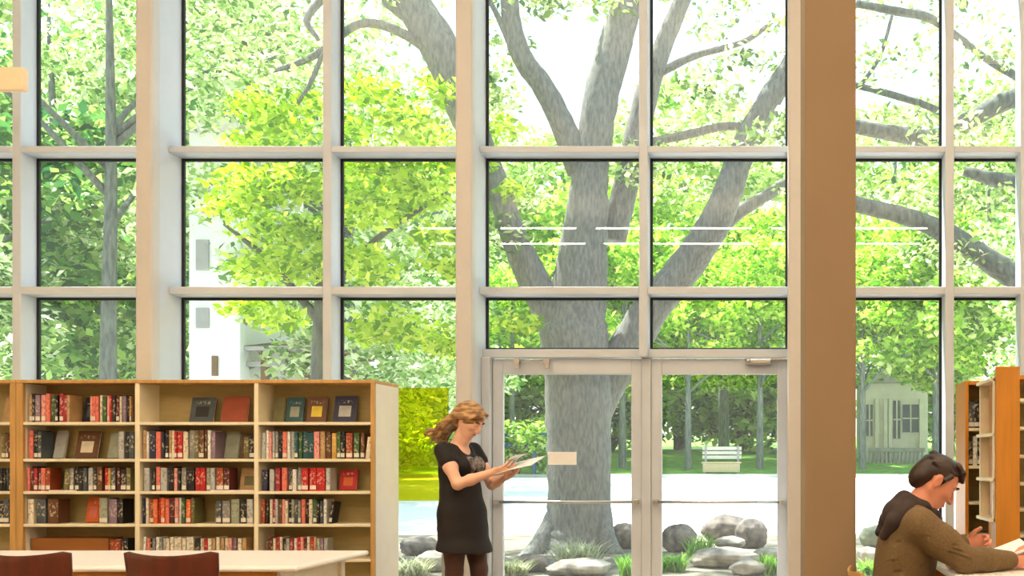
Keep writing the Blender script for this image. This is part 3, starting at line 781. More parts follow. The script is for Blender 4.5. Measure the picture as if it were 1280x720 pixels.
# papers in her hands
pm = empty('paper_sheets', (0, 0, 0)); tag(pm, 'open white papers held by the standing woman', 'papers')
rotw = Matrix.Translation((-2.16, 7.0, 0)) @ Matrix.Rotation(R(-20), 4, 'Z')
def paper_sheet(name, c, fw, sd, L_, Wd, m, bend=.02, th=.0025):
    c, fw, sd = Vector(c), Vector(fw).normalized(), Vector(sd); sd = (sd - fw * sd.dot(fw)).normalized(); up = fw.cross(sd)
    bm = bmesh.new(); N = 8; g = []
    for s_ in (0, 1):
        lay = []
        for i in range(N + 1):
            a = i / N - .5
            lay.append([bm.verts.new(rotw @ (c + fw * a * L_ + sd * b * Wd + up * (bend * (1 - 4 * a * a) + s_ * th))) for b in (-.5, -.25, 0, .25, .5)])
        g.append(lay)
    for s_, lay in enumerate(g):
        for i in range(N):
            for j in range(4): bm.faces.new((lay[i][j], lay[i + 1][j], lay[i + 1][j + 1], lay[i][j + 1]))
    for i in range(N):
        for j in (0, 4): bm.faces.new((g[0][i][j], g[0][i + 1][j], g[1][i + 1][j], g[1][i][j]))
    for j in range(4):
        for i in (0, N): bm.faces.new((g[0][i][j], g[0][i][j + 1], g[1][i][j + 1], g[1][i][j]))
    bmesh.ops.recalc_face_normals(bm, faces=bm.faces[:])
    me = bpy.data.meshes.new(name); bm.to_mesh(me); bm.free()
    return link(name, me, m, pm)
paper_sheet('sheet', (.47, .0, 1.212), (1, 0, .22), (0, 1, 0.34), .30, .21, M_white, .006)
paper_sheet('sheet', (.445, -.01, 1.245), (.8, 0, .55), (0, 1, .1), .15, .13, M_white, .02)

# ---- seated man (world axes, facing +x)
N_ = empty('person', (.60, 4.66, 0)); tag(N_, 'man in an olive brown sweater seated at the right table reading a book', 'person')
ox, oy = .60, 4.66
def pxm(u, v, y=0): q = at(u, v, 4.63 + y); return np.array((q.x - ox, y - .03, q.z))
JM = dict(lat=lat, torso=[((.0, 0, .56), (0, 0, 1), (.13, .175, .13)), ((.015, 0, .70), (.15, 0, 1), (.12, .155, .14)),
                          ((.035, 0, .84), (.25, 0, 1), (.125, .175, .16)), ((.06, 0, .955), (.5, 0, 1), (.085, .19, .085))])
hc = np.array((.168, .01, 1.157)); hfm = nrm((.74, .10, -.62)); hum = (.62, 0, .74)
RAm = [np.array((.075, -.195, .955)), np.array((.255, -.235, .808)), np.array((.50, -.10, .793))]
LAm = [np.array((.085, .195, .955)), np.array((.26, .26, .815)), np.array((.34, .16, .852))]
RLm = [np.array((.02, -.095, .54)), np.array((.43, -.11, .53)), np.array((.40, -.11, .09))]
LLm = [np.array((.02, .095, .54)), np.array((.43, .11, .53)), np.array((.44, .11, .09))]
S = SDF((-.24, -.34, -.01), (.74, .36, 1.31), .0042)
torso(S, JM)
limb(S, [(.06, 0, .97), (.10, 0, 1.05), (.135, 0, 1.10)], [.075, .062, .06], 0, .03)
Pm, Am = add_head(S, hc, hfm, hum, 1.06)
for a in (RAm, LAm):
    limb(S, [a[0], (a[0] + a[1]) / 2, a[1]], [.062, .054, .044], 0, .03); limb(S, [a[1], a[1] + (a[2] - a[1]) * .35, a[2]], [.044, .044, .029], 0, .02)
add_hand(S, RAm[2], (.97, .12, .02), (0.1, .75, -.45), (.2, .2, .9), (.35, .55, .4), None, 1.08)
add_hand(S, LAm[2], (.80, -.25, .10), (.35, -.8, -.2), (.0, .1, 1), (.75, .9, .7), None, 1.08)
for l in (RLm, LLm):
    limb(S, [l[0], (l[0] + l[1]) / 2, l[1]], [.095, .082, .06], 0, .03); limb(S, [l[1], l[1] + (l[2] - l[1]) * .3, l[2]], [.06, .058, .04], 0, .02)
    limb(S, [l[2] + (-.03, 0, -.04), l[2] + (.07, 0, -.05), l[2] + (.16, 0, -.062)], [.038, .035, .026], 0, .02)
S.mesh('body', M_skin_m, N_)
face_bits(N_, Pm, Am, 1.06, M_lip)
S = SDF((-.24, -.36, .44), (.60, .38, 1.12), .0055)
torso(S, JM, .018, .06)
for a in (RAm, LAm):
    sh = a[0]; el_, wr = a[1], a[2]
    limb(S, [sh, (sh + el_) / 2, el_], [.062, .056, .047], .015, .04); limb(S, [el_, el_ + (wr - el_) * .4, el_ + (wr - el_) * .93], [.047, .045, .031], .012, .02)
for i in range(7):                                              # soft folds
    a = RAm[0] + (RAm[1] - RAm[0]) * (.25 + .11 * i); S.cone(a + (-.07, -.05, .03), a + (.05, -.075, -.015), .004, .004, .012, sub=(i % 2 == 0))
for i in range(5):
    z = .60 + i * .065; S.cone((-.10, -.16, z), (.14, -.17, z + .06), .004, .003, .014, sub=(i % 2 == 0))
S.cut((0, 0, .50), (0, 0, -1))
S.cone((.10, 0, 1.06), (.17, 0, 1.16), .09, .10, .01, sub=True)
S.mesh('sweater', M_sweater, N_)
# dark scarf over nape and shoulders
S = SDF((-.16, -.24, .86), (.24, .24, 1.17), .005)
S.chain([(.10, -.075, 1.035), (.035, -.055, 1.055), (.02, 0, 1.065), (.035, .055, 1.055), (.10, .075, 1.035)], [.030, .036, .040, .036, .030], .02)
S.ell((.0, 0, .99), (.085, .15, .085), (nrm((1, 0, .6)), vec(0, 1, 0), nrm((-.6, 0, 1))), k=.03)
S.chain([(.02, -.10, 1.02), (-.045, -.12, .965), (-.085, -.10, .905)], [.035, .032, .022], .03); S.chain([(.02, .10, 1.02), (-.045, .12, .965), (-.085, .10, .905)], [.035, .032, .022], .03)
S.chain([(.10, -.07, 1.03), (.155, -.045, .995), (.175, -.01, .975)], [.024, .024, .02], .02); S.chain([(.10, .07, 1.03), (.155, .045, .995), (.175, .01, .975)], [.024, .024, .02], .02)
S.mesh('scarf', M_collar, N_)
for l in (RLm, LLm):
    S = SDF(np.minimum(np.minimum(l[0], l[1]), l[2]) - (.16, .13, .04), np.maximum(np.maximum(l[0], l[1]), l[2]) + (.12, .13, .12), .0065)
    limb(S, [l[0], (l[0] + l[1]) / 2, l[1]], [.095, .082, .06], .012, .03); limb(S, [l[1], l[1] + (l[2] - l[1]) * .3, l[2]], [.06, .058, .045], .014, .02)
    S.mesh('trouser_leg', M_jeans, N_)
    S = SDF(l[2] - (.1, .08, .1), l[2] + (.23, .08, .03), .005)
    limb(S, [l[2] + (-.03, 0, -.045), l[2] + (.07, 0, -.05), l[2] + (.16, 0, -.06)], [.04, .038, .03], .007, .02); S.cut((0, 0, .004), (0, 0, -1))
    S.mesh('shoe', M_shoe, N_)
# short hair
S = SDF((-.02, -.13, 1.02), (.36, .15, 1.33), .004)
S.ell(Pm(-.010, 0, .028), (.102, .081, .091), Am, k=.01)
S.ell(Pm(-.065, 0, -.02), (.052, .072, .075), Am, k=.02)
rr = random.Random(9)
for i in range(60):
    b = rr.uniform(-1, 1); a0 = rr.uniform(-.09, .03)
    p0 = Pm(a0, b * .065, .112 - abs(b) * .045 - abs(a0) * .28); p1 = p0 + (Pm(.045, rr.uniform(-.015, .015), -.004) - Pm(0, 0, 0)); S.chain([p0, p1], [.010, .006], .006)
for i in range(14):
    b = (i / 13 - .5) * 1.7; S.chain([Pm(.03, b * .05, .108), Pm(.066, b * .058, .094), Pm(.088, b * .060, .064)], [.011, .010, .006], .012)
for sd in (-1, 1):
    S.chain([Pm(.03, sd * .074, .05), Pm(.012, sd * .078, .012), Pm(.012, sd * .074, -.012)], [.010, .009, .005], .008)
    S.ell(Pm(-.004, sd * .088, -.014), (.026, .022, .036), Am, k=.006, sub=True)
S.ell(Pm(.105, 0, -.035), (.085, .072, .095), Am, k=.012, sub=True)
S.mesh('hair', M_hair_m, N_)

# open book in his hands, crumpled paper
ob = empty('open_book', (1.165, 4.68, .7505)); tag(ob, 'open white paged book tilted up in front of the seated reader', 'book')
ob.rotation_euler = (0, R(-20), R(8))
bk = MB()
for sd in (-1, 1):
    q = bmesh.new(); bmesh.ops.create_cube(q, size=1)
    for v in q.verts: v.co = Vector((v.co.x * .17 + .0, v.co.y * .12 + sd * .061, v.co.z * .012 + .06 + (abs(v.co.y * .12 + sd * .061)) * .28))
    bk.add(q, 0)
bk.build('pages', M_white, ob)
bk = MB()
for sd in (-1, 1):
    q = bmesh.new(); bmesh.ops.create_cube(q, size=1)
    for v in q.verts: v.co = Vector((v.co.x * .18, v.co.y * .125 + sd * .063, v.co.z * .004 + .05 + abs(v.co.y * .125 + sd * .063) * .28))
    bk.add(q, 0)
bk.build('cover', mat('grey_cover', (170, 166, 162), .6, noise=.1), ob)
bm = bmesh.new(); bmesh.ops.create_icosphere(bm, subdivisions=3, radius=.035); rr = random.Random(5)
for v in bm.verts: v.co = v.co * (1 + rr.uniform(-.18, .1)); v.co.x *= .8; v.co.z = v.co.z * 1.0
zmin = min(v.co.z for v in bm.verts)
me = bpy.data.meshes.new('crumpled_paper'); bm.to_mesh(me); bm.free()
tag(link('crumpled_paper', me, M_white, None, (.822, 4.56, .7485 - zmin)), 'crumpled white paper on the table edge beside the reader', 'paper')

# ------------------------------------------------------------------ outdoors: ground
def gz(y):
    return 0.0 if y < 18 else .62 * min(1, (y - 18) / 18) + max(0, y - 36) * .05
def ground(name, y0, y1, m, label, xs=(-60, 45), dz=0):
    n = max(2, int((y1 - y0) / 1.5)); b = bmesh.new(); rows = []
    for i in range(n + 1):
        y = y0 + (y1 - y0) * i / n
        rows.append([b.verts.new((xs[0] + (xs[1] - xs[0]) * k / 30, y, gz(y) + dz)) for k in range(31)])
    for i in range(n):
        for k in range(30): b.faces.new((rows[i][k], rows[i][k + 1], rows[i + 1][k + 1], rows[i + 1][k]))
    me = bpy.data.meshes.new(name); b.to_mesh(me); b.free()
    return tag(link(name, me, m), label, 'ground', kind=s)
ground('ground_bed', 8.62, 17.0, M_bed, 'stony planting bed outside the windows', dz=-.02)
ground('ground_paving', 17.0, 36.0, M_pave, 'bright sunlit paving outside')
ground('ground_lawn', 36.0, 90.0, M_lawn, 'green lawn beyond the paving', dz=.02)
b = MB().box(-40, 30, 35.9, 36.2, .5, .74, 0, .02).build('ground_kerb', M_kerb); tag(b, 'low kerb along the lawn', 'kerb', kind=s)

# ------------------------------------------------------------------ leaves
def leaf_cloud(name, blobs, n, size, seed, m, parent, flat=.5):
    """blobs: (centre, radii, weight, shell)"""
    rg = np.random.default_rng(seed)
    wts = np.array([bq[2] if len(bq) > 2 else bq[1][0] * bq[1][1] + bq[1][0] * bq[1][2] for bq in blobs], float); wts /= wts.sum()
    ch = rg.choice(len(blobs), n, p=wts)
    C = np.array([bq[0] for bq in blobs])[ch]; Rd = np.array([bq[1] for bq in blobs])[ch]
    d = rg.normal(size=(n, 3)); d /= np.linalg.norm(d, axis=1)[:, None]
    r = rg.uniform(0, 1, n) ** .45
    P0 = C + d * Rd * r[:, None]
    nv = rg.normal(size=(n, 3)); nv[:, 2] = np.abs(nv[:, 2]) + flat; nv /= np.linalg.norm(nv, axis=1)[:, None]
    t = rg.normal(size=(n, 3)); t -= nv * (t * nv).sum(1)[:, None]; t /= np.linalg.norm(t, axis=1)[:, None]
    b_ = np.cross(nv, t)
    sz = size * rg.uniform(.6, 1.35, n)[:, None]
    V = np.stack([P0 - t * sz, P0 + b_ * sz * .55 + nv * sz * .12 - t * sz * .1, P0 + t * sz, P0 - b_ * sz * .55 + nv * sz * .12 - t * sz * .1], 1).reshape(-1, 3)
    Q = np.arange(4 * n).reshape(n, 4)
    me = np_mesh(name, V, Q)
    return link(name, me, m, parent)

LF_bright = leaf_mat('leaf_maple', (104, 156, 10), (190, 224, 24), (240, 250, 110), .62)
LF_mid = leaf_mat('leaf_mid', (84, 136, 40), (172, 212, 72), (238, 248, 176), .58)
LF_pale = leaf_mat('leaf_pale', (104, 154, 70), (202, 226, 126), (250, 252, 214), .58)
LF_deep = leaf_mat('leaf_deep', (48, 104, 54), (98, 156, 70), (186, 220, 110), .55)
LF_oak = leaf_mat('leaf_oak', (74, 112, 62), (166, 194, 108), (242, 246, 192), .55)
LF_fresh = leaf_mat('leaf_fresh', (96, 160, 34), (184, 226, 56), (240, 250, 140), .62)

def limb_tube(mb, pts, Y, n=12, jit=.05):
    """pts: (u, v, dY, width px)"""
    P3 = [at(u, v, Y + dy) for u, v, dy, w in pts]; rd = [w / 2 * (Y + dy) / F for u, v, dy, w in pts]
    a, b = catmull(P3, rd, 6); mb.tube(a, b, n, jitter=jit)

# big oak in the middle
YO = 14.0
oak = empty('oak_tree', (at(728, 690, YO).x, YO, 0)); tag(oak, 'large grey oak with forking trunk just outside the glass doors', 'tree')
def opart(name, limbs, m=M_bark, parent=oak):
    mb = MB()
    for l in limbs: limb_tube(mb, l, YO, 16)
    o = mb.build(name, m, None, smooth=True); o.parent = parent; o.matrix_parent_inverse = Matrix.Translation(-parent.location)
    return o
opart('trunk', [[(716, 712, 0, 126), (718, 694, 0, 108), (722, 672, 0, 90), (725, 645, 0, 80), (724, 560, 0, 80), (722, 470, 0, 84), (718, 420, 0, 86), (722, 380, 0, 72), (730, 300, 0, 58), (736, 240, 0, 48), (740, 190, 0, 42)]])
opart('root', [[(698, 640, -.1, 26), (682, 672, -.3, 28), (664, 694, -.5, 24), (640, 708, -.8, 16)], [(752, 640, -.1, 22), (760, 676, -.3, 22), (774, 698, -.5, 18)]])
opart('branch', [[(740, 200, 0, 42), (752, 120, .1, 43), (768, 60, .2, 40), (788, -10, .3, 38), (812, -90, .4, 30)]])
opart('branch', [[(726, 215, 0, 34), (705, 160, -.1, 30), (680, 110, -.2, 28), (655, 75, -.3, 26), (640, 30, -.3, 24), (632, -60, -.4, 20)]])
opart('branch', [[(712, 430, 0, 60), (688, 390, -.1, 44), (662, 340, -.2, 38), (642, 295, -.3, 33), (622, 235, -.4, 30), (585, 150, -.5, 40), (555, 70, -.6, 48), (520, 10, -.6, 44), (480, -60, -.7, 36)]])
opart('branch', [[(732, 545, .1, 40), (752, 490, .2, 50), (782, 440, .3, 48), (815, 385, .3, 46), (852, 340, .3, 44), (890, 285, .2, 40), (912, 235, .1, 36), (932, 180, .1, 32), (962, 125, .0, 30), (990, 80, 0, 26), (1030, 10, -.1, 22)]])
opart('branch', [[(765, 300, .3, 34), (785, 220, .4, 32), (805, 130, .5, 30), (828, 60, .6, 24), (866, -30, .7, 18)]])
opart('branch', [[(878, 312, .3, 22), (915, 272, .5, 18), (965, 240, .7, 14), (1010, 205, .9, 9)]])
opart('branch', [[(812, 178, .4, 10), (860, 168, .3, 11), (905, 158, .2, 10), (940, 160, .2, 9)], [(818, 95, .5, 11), (868, 70, .3, 9), (930, 52, .2, 7), (975, 20, 0, 5)]])
opart('branch', [[(640, 60, -.3, 9), (622, 20, -.4, 7), (600, -20, -.4, 5)], [(560, 80, -.6, 14), (500, 40, -.8, 12), (450, 30, -.9, 10), (405, 62, -1, 9), (375, 78, -1, 8), (330, 92, -1, 4)], [(405, 62, -1, 6), (390, 100, -1, 6), (372, 130, -1, 4)], [(520, 30, -.6, 14), (440, -20, -.8, 10), (385, 20, -1, 9), (398, 50, -1, 5)]])
rgo = random.Random(11)
blobs = []
for i in range(150):
    u = rgo.uniform(200, 1010); v = rgo.uniform(-140, 300)
    if 640 < u < 770 and 10 < v < 190: continue
    if u < 560 and v > 110: continue
    if v > 180 and rgo.random() < .45: continue
    y = YO + rgo.uniform(-2.0, 3.5); c = at(u, v, y); r = rgo.uniform(.25, .6)
    blobs.append((tuple(c), (r * 1.25, r * 1.1, r * .55), r * r))
def add_foliage(parent, blobs, n, size, seed, m, name='foliage'):
    o = leaf_cloud(name, blobs, n, size, seed, m, None); o.parent = parent; o.matrix_parent_inverse = Matrix.Translation(-parent.location); return o
add_foliage(oak, blobs, 9500, .065, 21, LF_oak)

# right oak with level limbs
YR = 15.0
ro = empty('oak_tree', (at(1420, 640, YR).x, YR, 0)); tag(ro, 'dark oak right of the tan pillar with long level limbs across the window', 'tree')
def rpart(name, limbs):
    mb = MB()
    for l in limbs: limb_tube(mb, l, YR, 12)
    o = mb.build(name, M_bark2, None, smooth=True); o.parent = ro; o.matrix_parent_inverse = Matrix.Translation(-ro.location)
rpart('trunk', [[(1420, 680, 0, 95), (1415, 600, 0, 78), (1405, 480, 0, 70), (1400, 380, 0, 64), (1395, 250, 0, 56), (1390, 100, 0, 46), (1385, -60, 0, 36)]])
rpart('branch', [[(1395, 150, 0, 30), (1330, 118, -.1, 26), (1270, 122, -.1, 24), (1215, 148, -.2, 22), (1170, 172, -.3, 22), (1115, 166, -.4, 20), (1070, 158, -.5, 18), (1010, 140, -.6, 12)]])
rpart('branch', [[(1400, 390, 0, 42), (1335, 365, -.2, 36), (1270, 345, -.3, 34), (1225, 318, -.4, 28), (1180, 290, -.5, 26), (1130, 270, -.6, 22), (1070, 255, -.7, 20), (1020, 235, -.8, 14)]])
rpart('branch', [[(1392, 130, 0, 24), (1330, 125, .2, 18), (1280, 100, .2, 12), (1235, 75, .2, 9), (1200, 48, .2, 9), (1160, 22, .2, 11), (1120, 14, .2, 11), (1070, 4, .2, 9)]])
rpart('branch', [[(1200, 158, -.2, 10), (1165, 135, -.1, 9), (1120, 120, 0, 9), (1075, 108, .1, 8), (1040, 100, .1, 6)], [(1075, 108, .1, 6), (1100, 70, .1, 5), (1115, 20, .1, 4)]])
rpart('branch', [[(1392, 240, 0, 30), (1320, 235, .2, 26), (1260, 228, .2, 22), (1205, 214, .2, 12)]])
blobs = []
for i in range(70):
    u = rgo.uniform(1010, 1400); v = rgo.uniform(-90, 330); y = YR + rgo.uniform(-2, 3); c = at(u, v, y); r = rgo.uniform(.25, .6)
    blobs.append((tuple(c), (r * 1.3, r * 1.1, r * .5), r * r))
add_foliage(ro, blobs, 5200, .065, 22, LF_oak)

# bright maple on the left
YM = 13.0
mp_ = empty('maple_tree', (at(395, 600, YM + .8).x, YM + .8, 0)); tag(mp_, 'bright yellow green maple left of the big oak', 'tree')
mb = MB(); limb_tube(mb, [(395, 720, .8, 26), (396, 560, .8, 20), (400, 400, .8, 16), (410, 250, .8, 10), (420, 130, .8, 5)], YM)
limb_tube(mb, [(398, 400, .8, 12), (340, 330, .6, 8), (280, 280, .5, 4)], YM); limb_tube(mb, [(400, 380, .8, 12), (470, 300, .6, 8), (560, 240, .4, 4)], YM)
o = mb.build('trunk', M_bark2, None, smooth=True); o.parent = mp_; o.matrix_parent_inverse = Matrix.Translation(-mp_.location)
blobs = []
for u, v, r in [(330, 130, .5), (360, 160, .5), (460, 120, .45), (500, 140, .5), (545, 110, .4), (440, 160, .4), (520, 170, .5), (330, 230, .7), (385, 235, .6), (300, 260, .45), (350, 290, .6), (330, 330, .5), (380, 330, .6), (400, 290, .4),
                (445, 230, .6), (480, 210, .6), (530, 240, .55), (460, 270, .5), (440, 320, .5), (500, 250, .5), (470, 340, .4), (525, 420, .5), (490, 400, .45), (555, 425, .4), (460, 420, .35), (350, 400, .45), (300, 385, .35),
                (580, 200, .4), (600, 170, .35), (640, 160, .3), (640, 400, .35), (560, 330, .35), (640, 240, .25), (545, 300, .4), (310, 180, .4), (540, 200, .5), (390, 130, .35)]:
    for q in range(2):
        c = at(u + rgo.uniform(-14, 14), v + rgo.uniform(-10, 10), YM + rgo.uniform(-.5, 1.2)); blobs.append((tuple(c), (r * .95, r * .8, r * .42), r * r))
add_foliage(mp_, blobs, 9000, .07, 23, LF_bright)

# background trees: three kinds of crown, copied
def make_tree(name, h, rad, n, size, seed, lm, bark, trunk_r=.2, low=.3):
    t = empty(name)
    rg = random.Random(seed)
    mb = MB(); a, b = catmull([(0, 0, -.3), (rg.uniform(-.1, .1), 0, h * .25), (rg.uniform(-.3, .3), 0, h * .55), (0, 0, h * .9)], [trunk_r * 1.25, trunk_r, trunk_r * .7, .04], 5); mb.tube(a, b, 10, jitter=.05)
    for i in range(6):
        an = i * 2.1 + rg.random(); z = h * rg.uniform(.35, .6)
        a, b = catmull([(0, 0, z), (math.cos(an) * rad * .4, math.sin(an) * rad * .4, z + h * .1), (math.cos(an) * rad * .85, math.sin(an) * rad * .85, z + h * .16)], [trunk_r * .5, trunk_r * .3, .03], 4); mb.tube(a, b, 8)
    mb.build('trunk', bark, t, smooth=True)
    bl = []
    for i in range(46):
        z = h * rg.uniform(low, 1.0); k = (z / h - low) / (1 - low); rr_ = rad * (1.0 if k < .5 else math.sqrt(max(.05, 1 - ((k - .5) / .5) ** 2)))
        an = rg.uniform(0, 6.28); q = rr_ * math.sqrt(rg.uniform(.15, 1)); r = rad * rg.uniform(.2, .36)
        bl.append(((math.cos(an) * q, math.sin(an) * q, z), (r, r, r * .62), r * r))
    leaf_cloud('foliage', bl, n, size, seed, lm, t)
    return t
kinds = [make_tree('tree', 12, 4.2, 9000, .19, 31, LF_mid, M_bark2), make_tree('tree', 14, 4.8, 9000, .21, 32, LF_pale, M_bark3),
         make_tree('tree', 11, 4.0, 9000, .18, 33, LF_deep, M_bark2), make_tree('tree', 8, 3.2, 8000, .13, 34, LF_fresh, M_bark3, .12, .36), make_tree('tree', 13, 4.2, 17000, .11, 35, leaf_mat('leaf_airy', (88, 140, 66), (188, 214, 124), (250, 252, 222), .58), M_bark2, .16, .2)]
KN = ['mid green leafy tree', 'pale sunlit leafy tree', 'deep green leafy tree', 'fresh green young tree with slender trunk', 'airy fine leaved tree']
used = [False] * 5
# (u, Y, kind, scale, where)
TREES = [(-60, 24, 2, 1.0, 'seen through the panes at the left edge'), (60, 30, 4, 1.2, 'behind the leftmost window bay'), (135, 21, 4, 1.0, 'seen just left of the leftmost full column'),
         (110, 42, 3, 1.6, 'far behind the leftmost window bay'), (330, 46, 1, 1.3, 'far behind the maple on its left'), (240, 33, 4, 1.3, 'behind the pale house left of the maple'),
         (430, 32, 4, 1.2, 'behind the maple on its right'), (440, 26, 4, .95, 'behind the standing woman to the left'), (560, 48, 3, 1.7, 'far behind the standing woman'),
         (640, 41, 3, 1.0, 'left of the big oak trunk on the lawn'), (690, 50, 1, 1.15, 'far behind the big oak'), (778, 41.5, 3, 1.15, 'right of the big oak trunk on the lawn'),
         (800, 45, 3, 1.5, 'far behind the meeting edge of the two doors'), (860, 40.5, 3, 1.05, 'left of the white bench on the lawn'), (905, 52, 1, 1.3, 'far behind the white bench'),
         (950, 41, 3, 1.1, 'right of the white bench on the lawn'), (1010, 46, 3, 1.5, 'hidden partly by the tan pillar'), (1078, 40.5, 3, 1.1, 'between the tan pillar and the stone building'),
         (1170, 40.5, 3, 1.15, 'right of the stone building behind the reader'), (1120, 60, 1, 1.45, 'far behind the stone building'), (1235, 40, 0, 1.1, 'behind the right hand bookcases'),
         (1310, 46, 1, 1.2, 'at the right edge far behind the bookcases'), (380, 58, 1, 1.5, 'farthest behind the maple'), (30, 55, 1, 1.5, 'farthest behind the left edge panes'), (600, 60, 0, 1.6, 'farthest behind the column left of the doors'),
         (850, 62, 1, 1.6, 'farthest behind the right glass door'), (1260, 62, 3, 2.2, 'farthest behind the right hand window'), (1440, 25, 4, 1.0, 'nearer, right of the reader behind the bookcases')
]
for i, (u, Y, k, sc2, where) in enumerate(TREES):
    loc = ((u - VPX) * Y / F, Y, gz(Y) - .02); rz = rgo.uniform(0, 6.28)
    if not used[k]:
        o = kinds[k]; o.location = loc; o.rotation_euler = (0, 0, rz); used[k] = True
    else: o = dup(kinds[k], loc, rz)
    o.scale = (sc2, sc2, sc2 * rgo.uniform(.95, 1.08))
    tag(o, KN[k] + ' ' + where, 'tree', 'trees outside behind the paving')

# shrubs along the lawn edge
sh = empty('shrub'); leaf_cloud('foliage', [((rgo.uniform(-.9, .9), rgo.uniform(-.5, .5), rgo.uniform(.3, 1.3)), (.5, .5, .4), 1) for i in range(16)], 2600, .09, 41, LF_mid, sh)
mb = MB()
for i in range(5): mb.tube([(0, 0, -.1), (rgo.uniform(-.4, .4), rgo.uniform(-.3, .3), .6), (rgo.uniform(-.8, .8), rgo.uniform(-.4, .4), 1.2)], [.04, .03, .01], 6)
mb.build('stem', M_bark2, sh, smooth=True)
SH = [(648, 36.8, 1.3, 'under the blue bench rail left of the oak trunk'), (605, 38, 1.4, 'behind the woman beside the door column'), (480, 37, 1.5, 'behind the yellow panel'), (700, 41, 1.4, 'behind the oak trunk'), (240, 30, 1.6, 'left of the pale house'), (100, 29, 1.6, 'behind the left bay of the bookcase'), (20, 30, 1.7, 'behind the cut off bookcase'), (345, 31, 1.4, 'below the brown roofed shelter'), (1235, 36.6, 1.4, 'behind the reader to the right'),
      (760, 58, 3.2, 'far away in the gap right of the oak trunk'), (845, 60, 3.4, 'far away left of the bench'), (930, 58, 3.3, 'far away right of the bench'), (985, 60, 3.3, 'far away beside the tan pillar'), (660, 58, 3.3, 'far away left of the oak trunk'), (1190, 58, 3.4, 'far away right of the stone building'), (560, 56, 3.2, 'far away behind the woman'), (450, 54, 3.2, 'far away right of the maple trunk')]
for i, (u, Y, k, where) in enumerate(SH):
    loc = ((u - VPX) * Y / F, Y, gz(Y))
    if i == 0: o = sh; o.location = loc
    else: o = dup(sh, loc, rgo.uniform(0, 6))
    o.scale = (k * 1.15, k, k); tag(o, 'dense green shrub ' + where, 'shrub', 'shrubs along the lawn')

# ------------------------------------------------------------------ bench, blue bench, buildings
Yb = 38.0; p = at(902, 583, Yb); z0 = gz(Yb) + .02
be = empty('bench', (p.x, Yb, z0)); tag(be, 'pale bench with slatted back standing on the lawn beyond the right door', 'bench')
for k in range(3): MB().box(-.75, .75, .22 + .02 * k, .25 + .02 * k, .55 + k * .17, .68 + k * .17, 0, .01).build('back_slat', M_stone, be)
MB().box(-.75, .75, -.28, .2, .38, .44, 0, .01).build('seat', mat('bench_tan', (232, 206, 166), .7, noise=.1), be)
for x in (-.62, .62): MB().box(x - .05, x + .05, -.25, .25, 0, .38, 0, .01).box(x - .04, x + .04, .2, .28, .38, 1.05, 0, .01).build('leg', M_stone2, be)
MB().box(-.7, .7, -.26, -.22, .05, .37, 0, .01).build('front_board', mat('bench_tan', (232, 206, 166)), be)
Yq = 36.4; p = at(668, 530, Yq)
bb = empty('railing', (p.x, Yq, gz(Yq))); tag(bb, 'blue painted rail seen above the shrub left of the oak trunk', 'railing')
for z in (1.72, 2.1): MB().box(-1.4, 1.6, -.06, .06, z - gz(Yq), z + .14 - gz(Yq), 0, .01).build('bar', M_bluebench, bb)
for x in (-1.3, 0, 1.5): MB().box(x - .06, x + .06, -.06, .06, -.1, 2.2 - gz(Yq), 0, .01).build('post', M_bluebench, bb)
# stone building behind the reader
Yh = 46.0; sh_ = F / Yh
bl = empty('building', (at(1120, 590, Yh).x, Yh, gz(Yh))); tag(bl, 'pale stone building with dark windows and balustrade behind the seated reader', 'building')
zb_ = lambda v: EYE + (VPY - v) / sh_ - gz(Yh)
xb_ = lambda u: (u - 1120) / sh_
MB().box(xb_(1080), xb_(1162), .5, 4, -.3, zb_(478), 0, .02).build('wall', M_stone, bl)
MB().box(xb_(1076), xb_(1166), .3, 4.2, zb_(478), zb_(466), 0, .03).build('roof', M_stone2, bl)
for u0, u1, v0, v1 in ((1084, 1092, 505, 545), (1118, 1127, 500, 548), (1130, 1150, 505, 540)):
    w_ = MB().box(xb_(u0), xb_(u1), .42, .5, zb_(v1), zb_(v0), 0, .01).build('window', M_dkwin, bl)
    MB().box(xb_((u0 + u1) / 2) - .03, xb_((u0 + u1) / 2) + .03, .40, .42, zb_(v1), zb_(v0)).box(xb_(u0), xb_(u1), .40, .42, zb_((v0 + v1) / 2) - .03, zb_((v0 + v1) / 2) + .03).build('glazing_bar', M_stone, w_)
for u in (1097, 1108, 1114, 1153): MB().box(xb_(u) - .09, xb_(u) + .09, .3, .5, -.2, zb_(498), 0, .02).build('pilaster', M_stone, bl)
MB().box(xb_(1084), xb_(1154), -.6, -.45, zb_(565), zb_(560), 0, .02).box(xb_(1084), xb_(1154), -.62, -.43, -.2, zb_(590), 0, .02).build('balustrade_rail', M_stone2, bl)
for i in range(14):
    u = 1086 + i * 5; MB().tube([(xb_(u), -.52, zb_(590)), (xb_(u), -.52, zb_(581)), (xb_(u), -.52, zb_(565))], [.06, .1, .05], 8).build('baluster', M_stone2, bl)
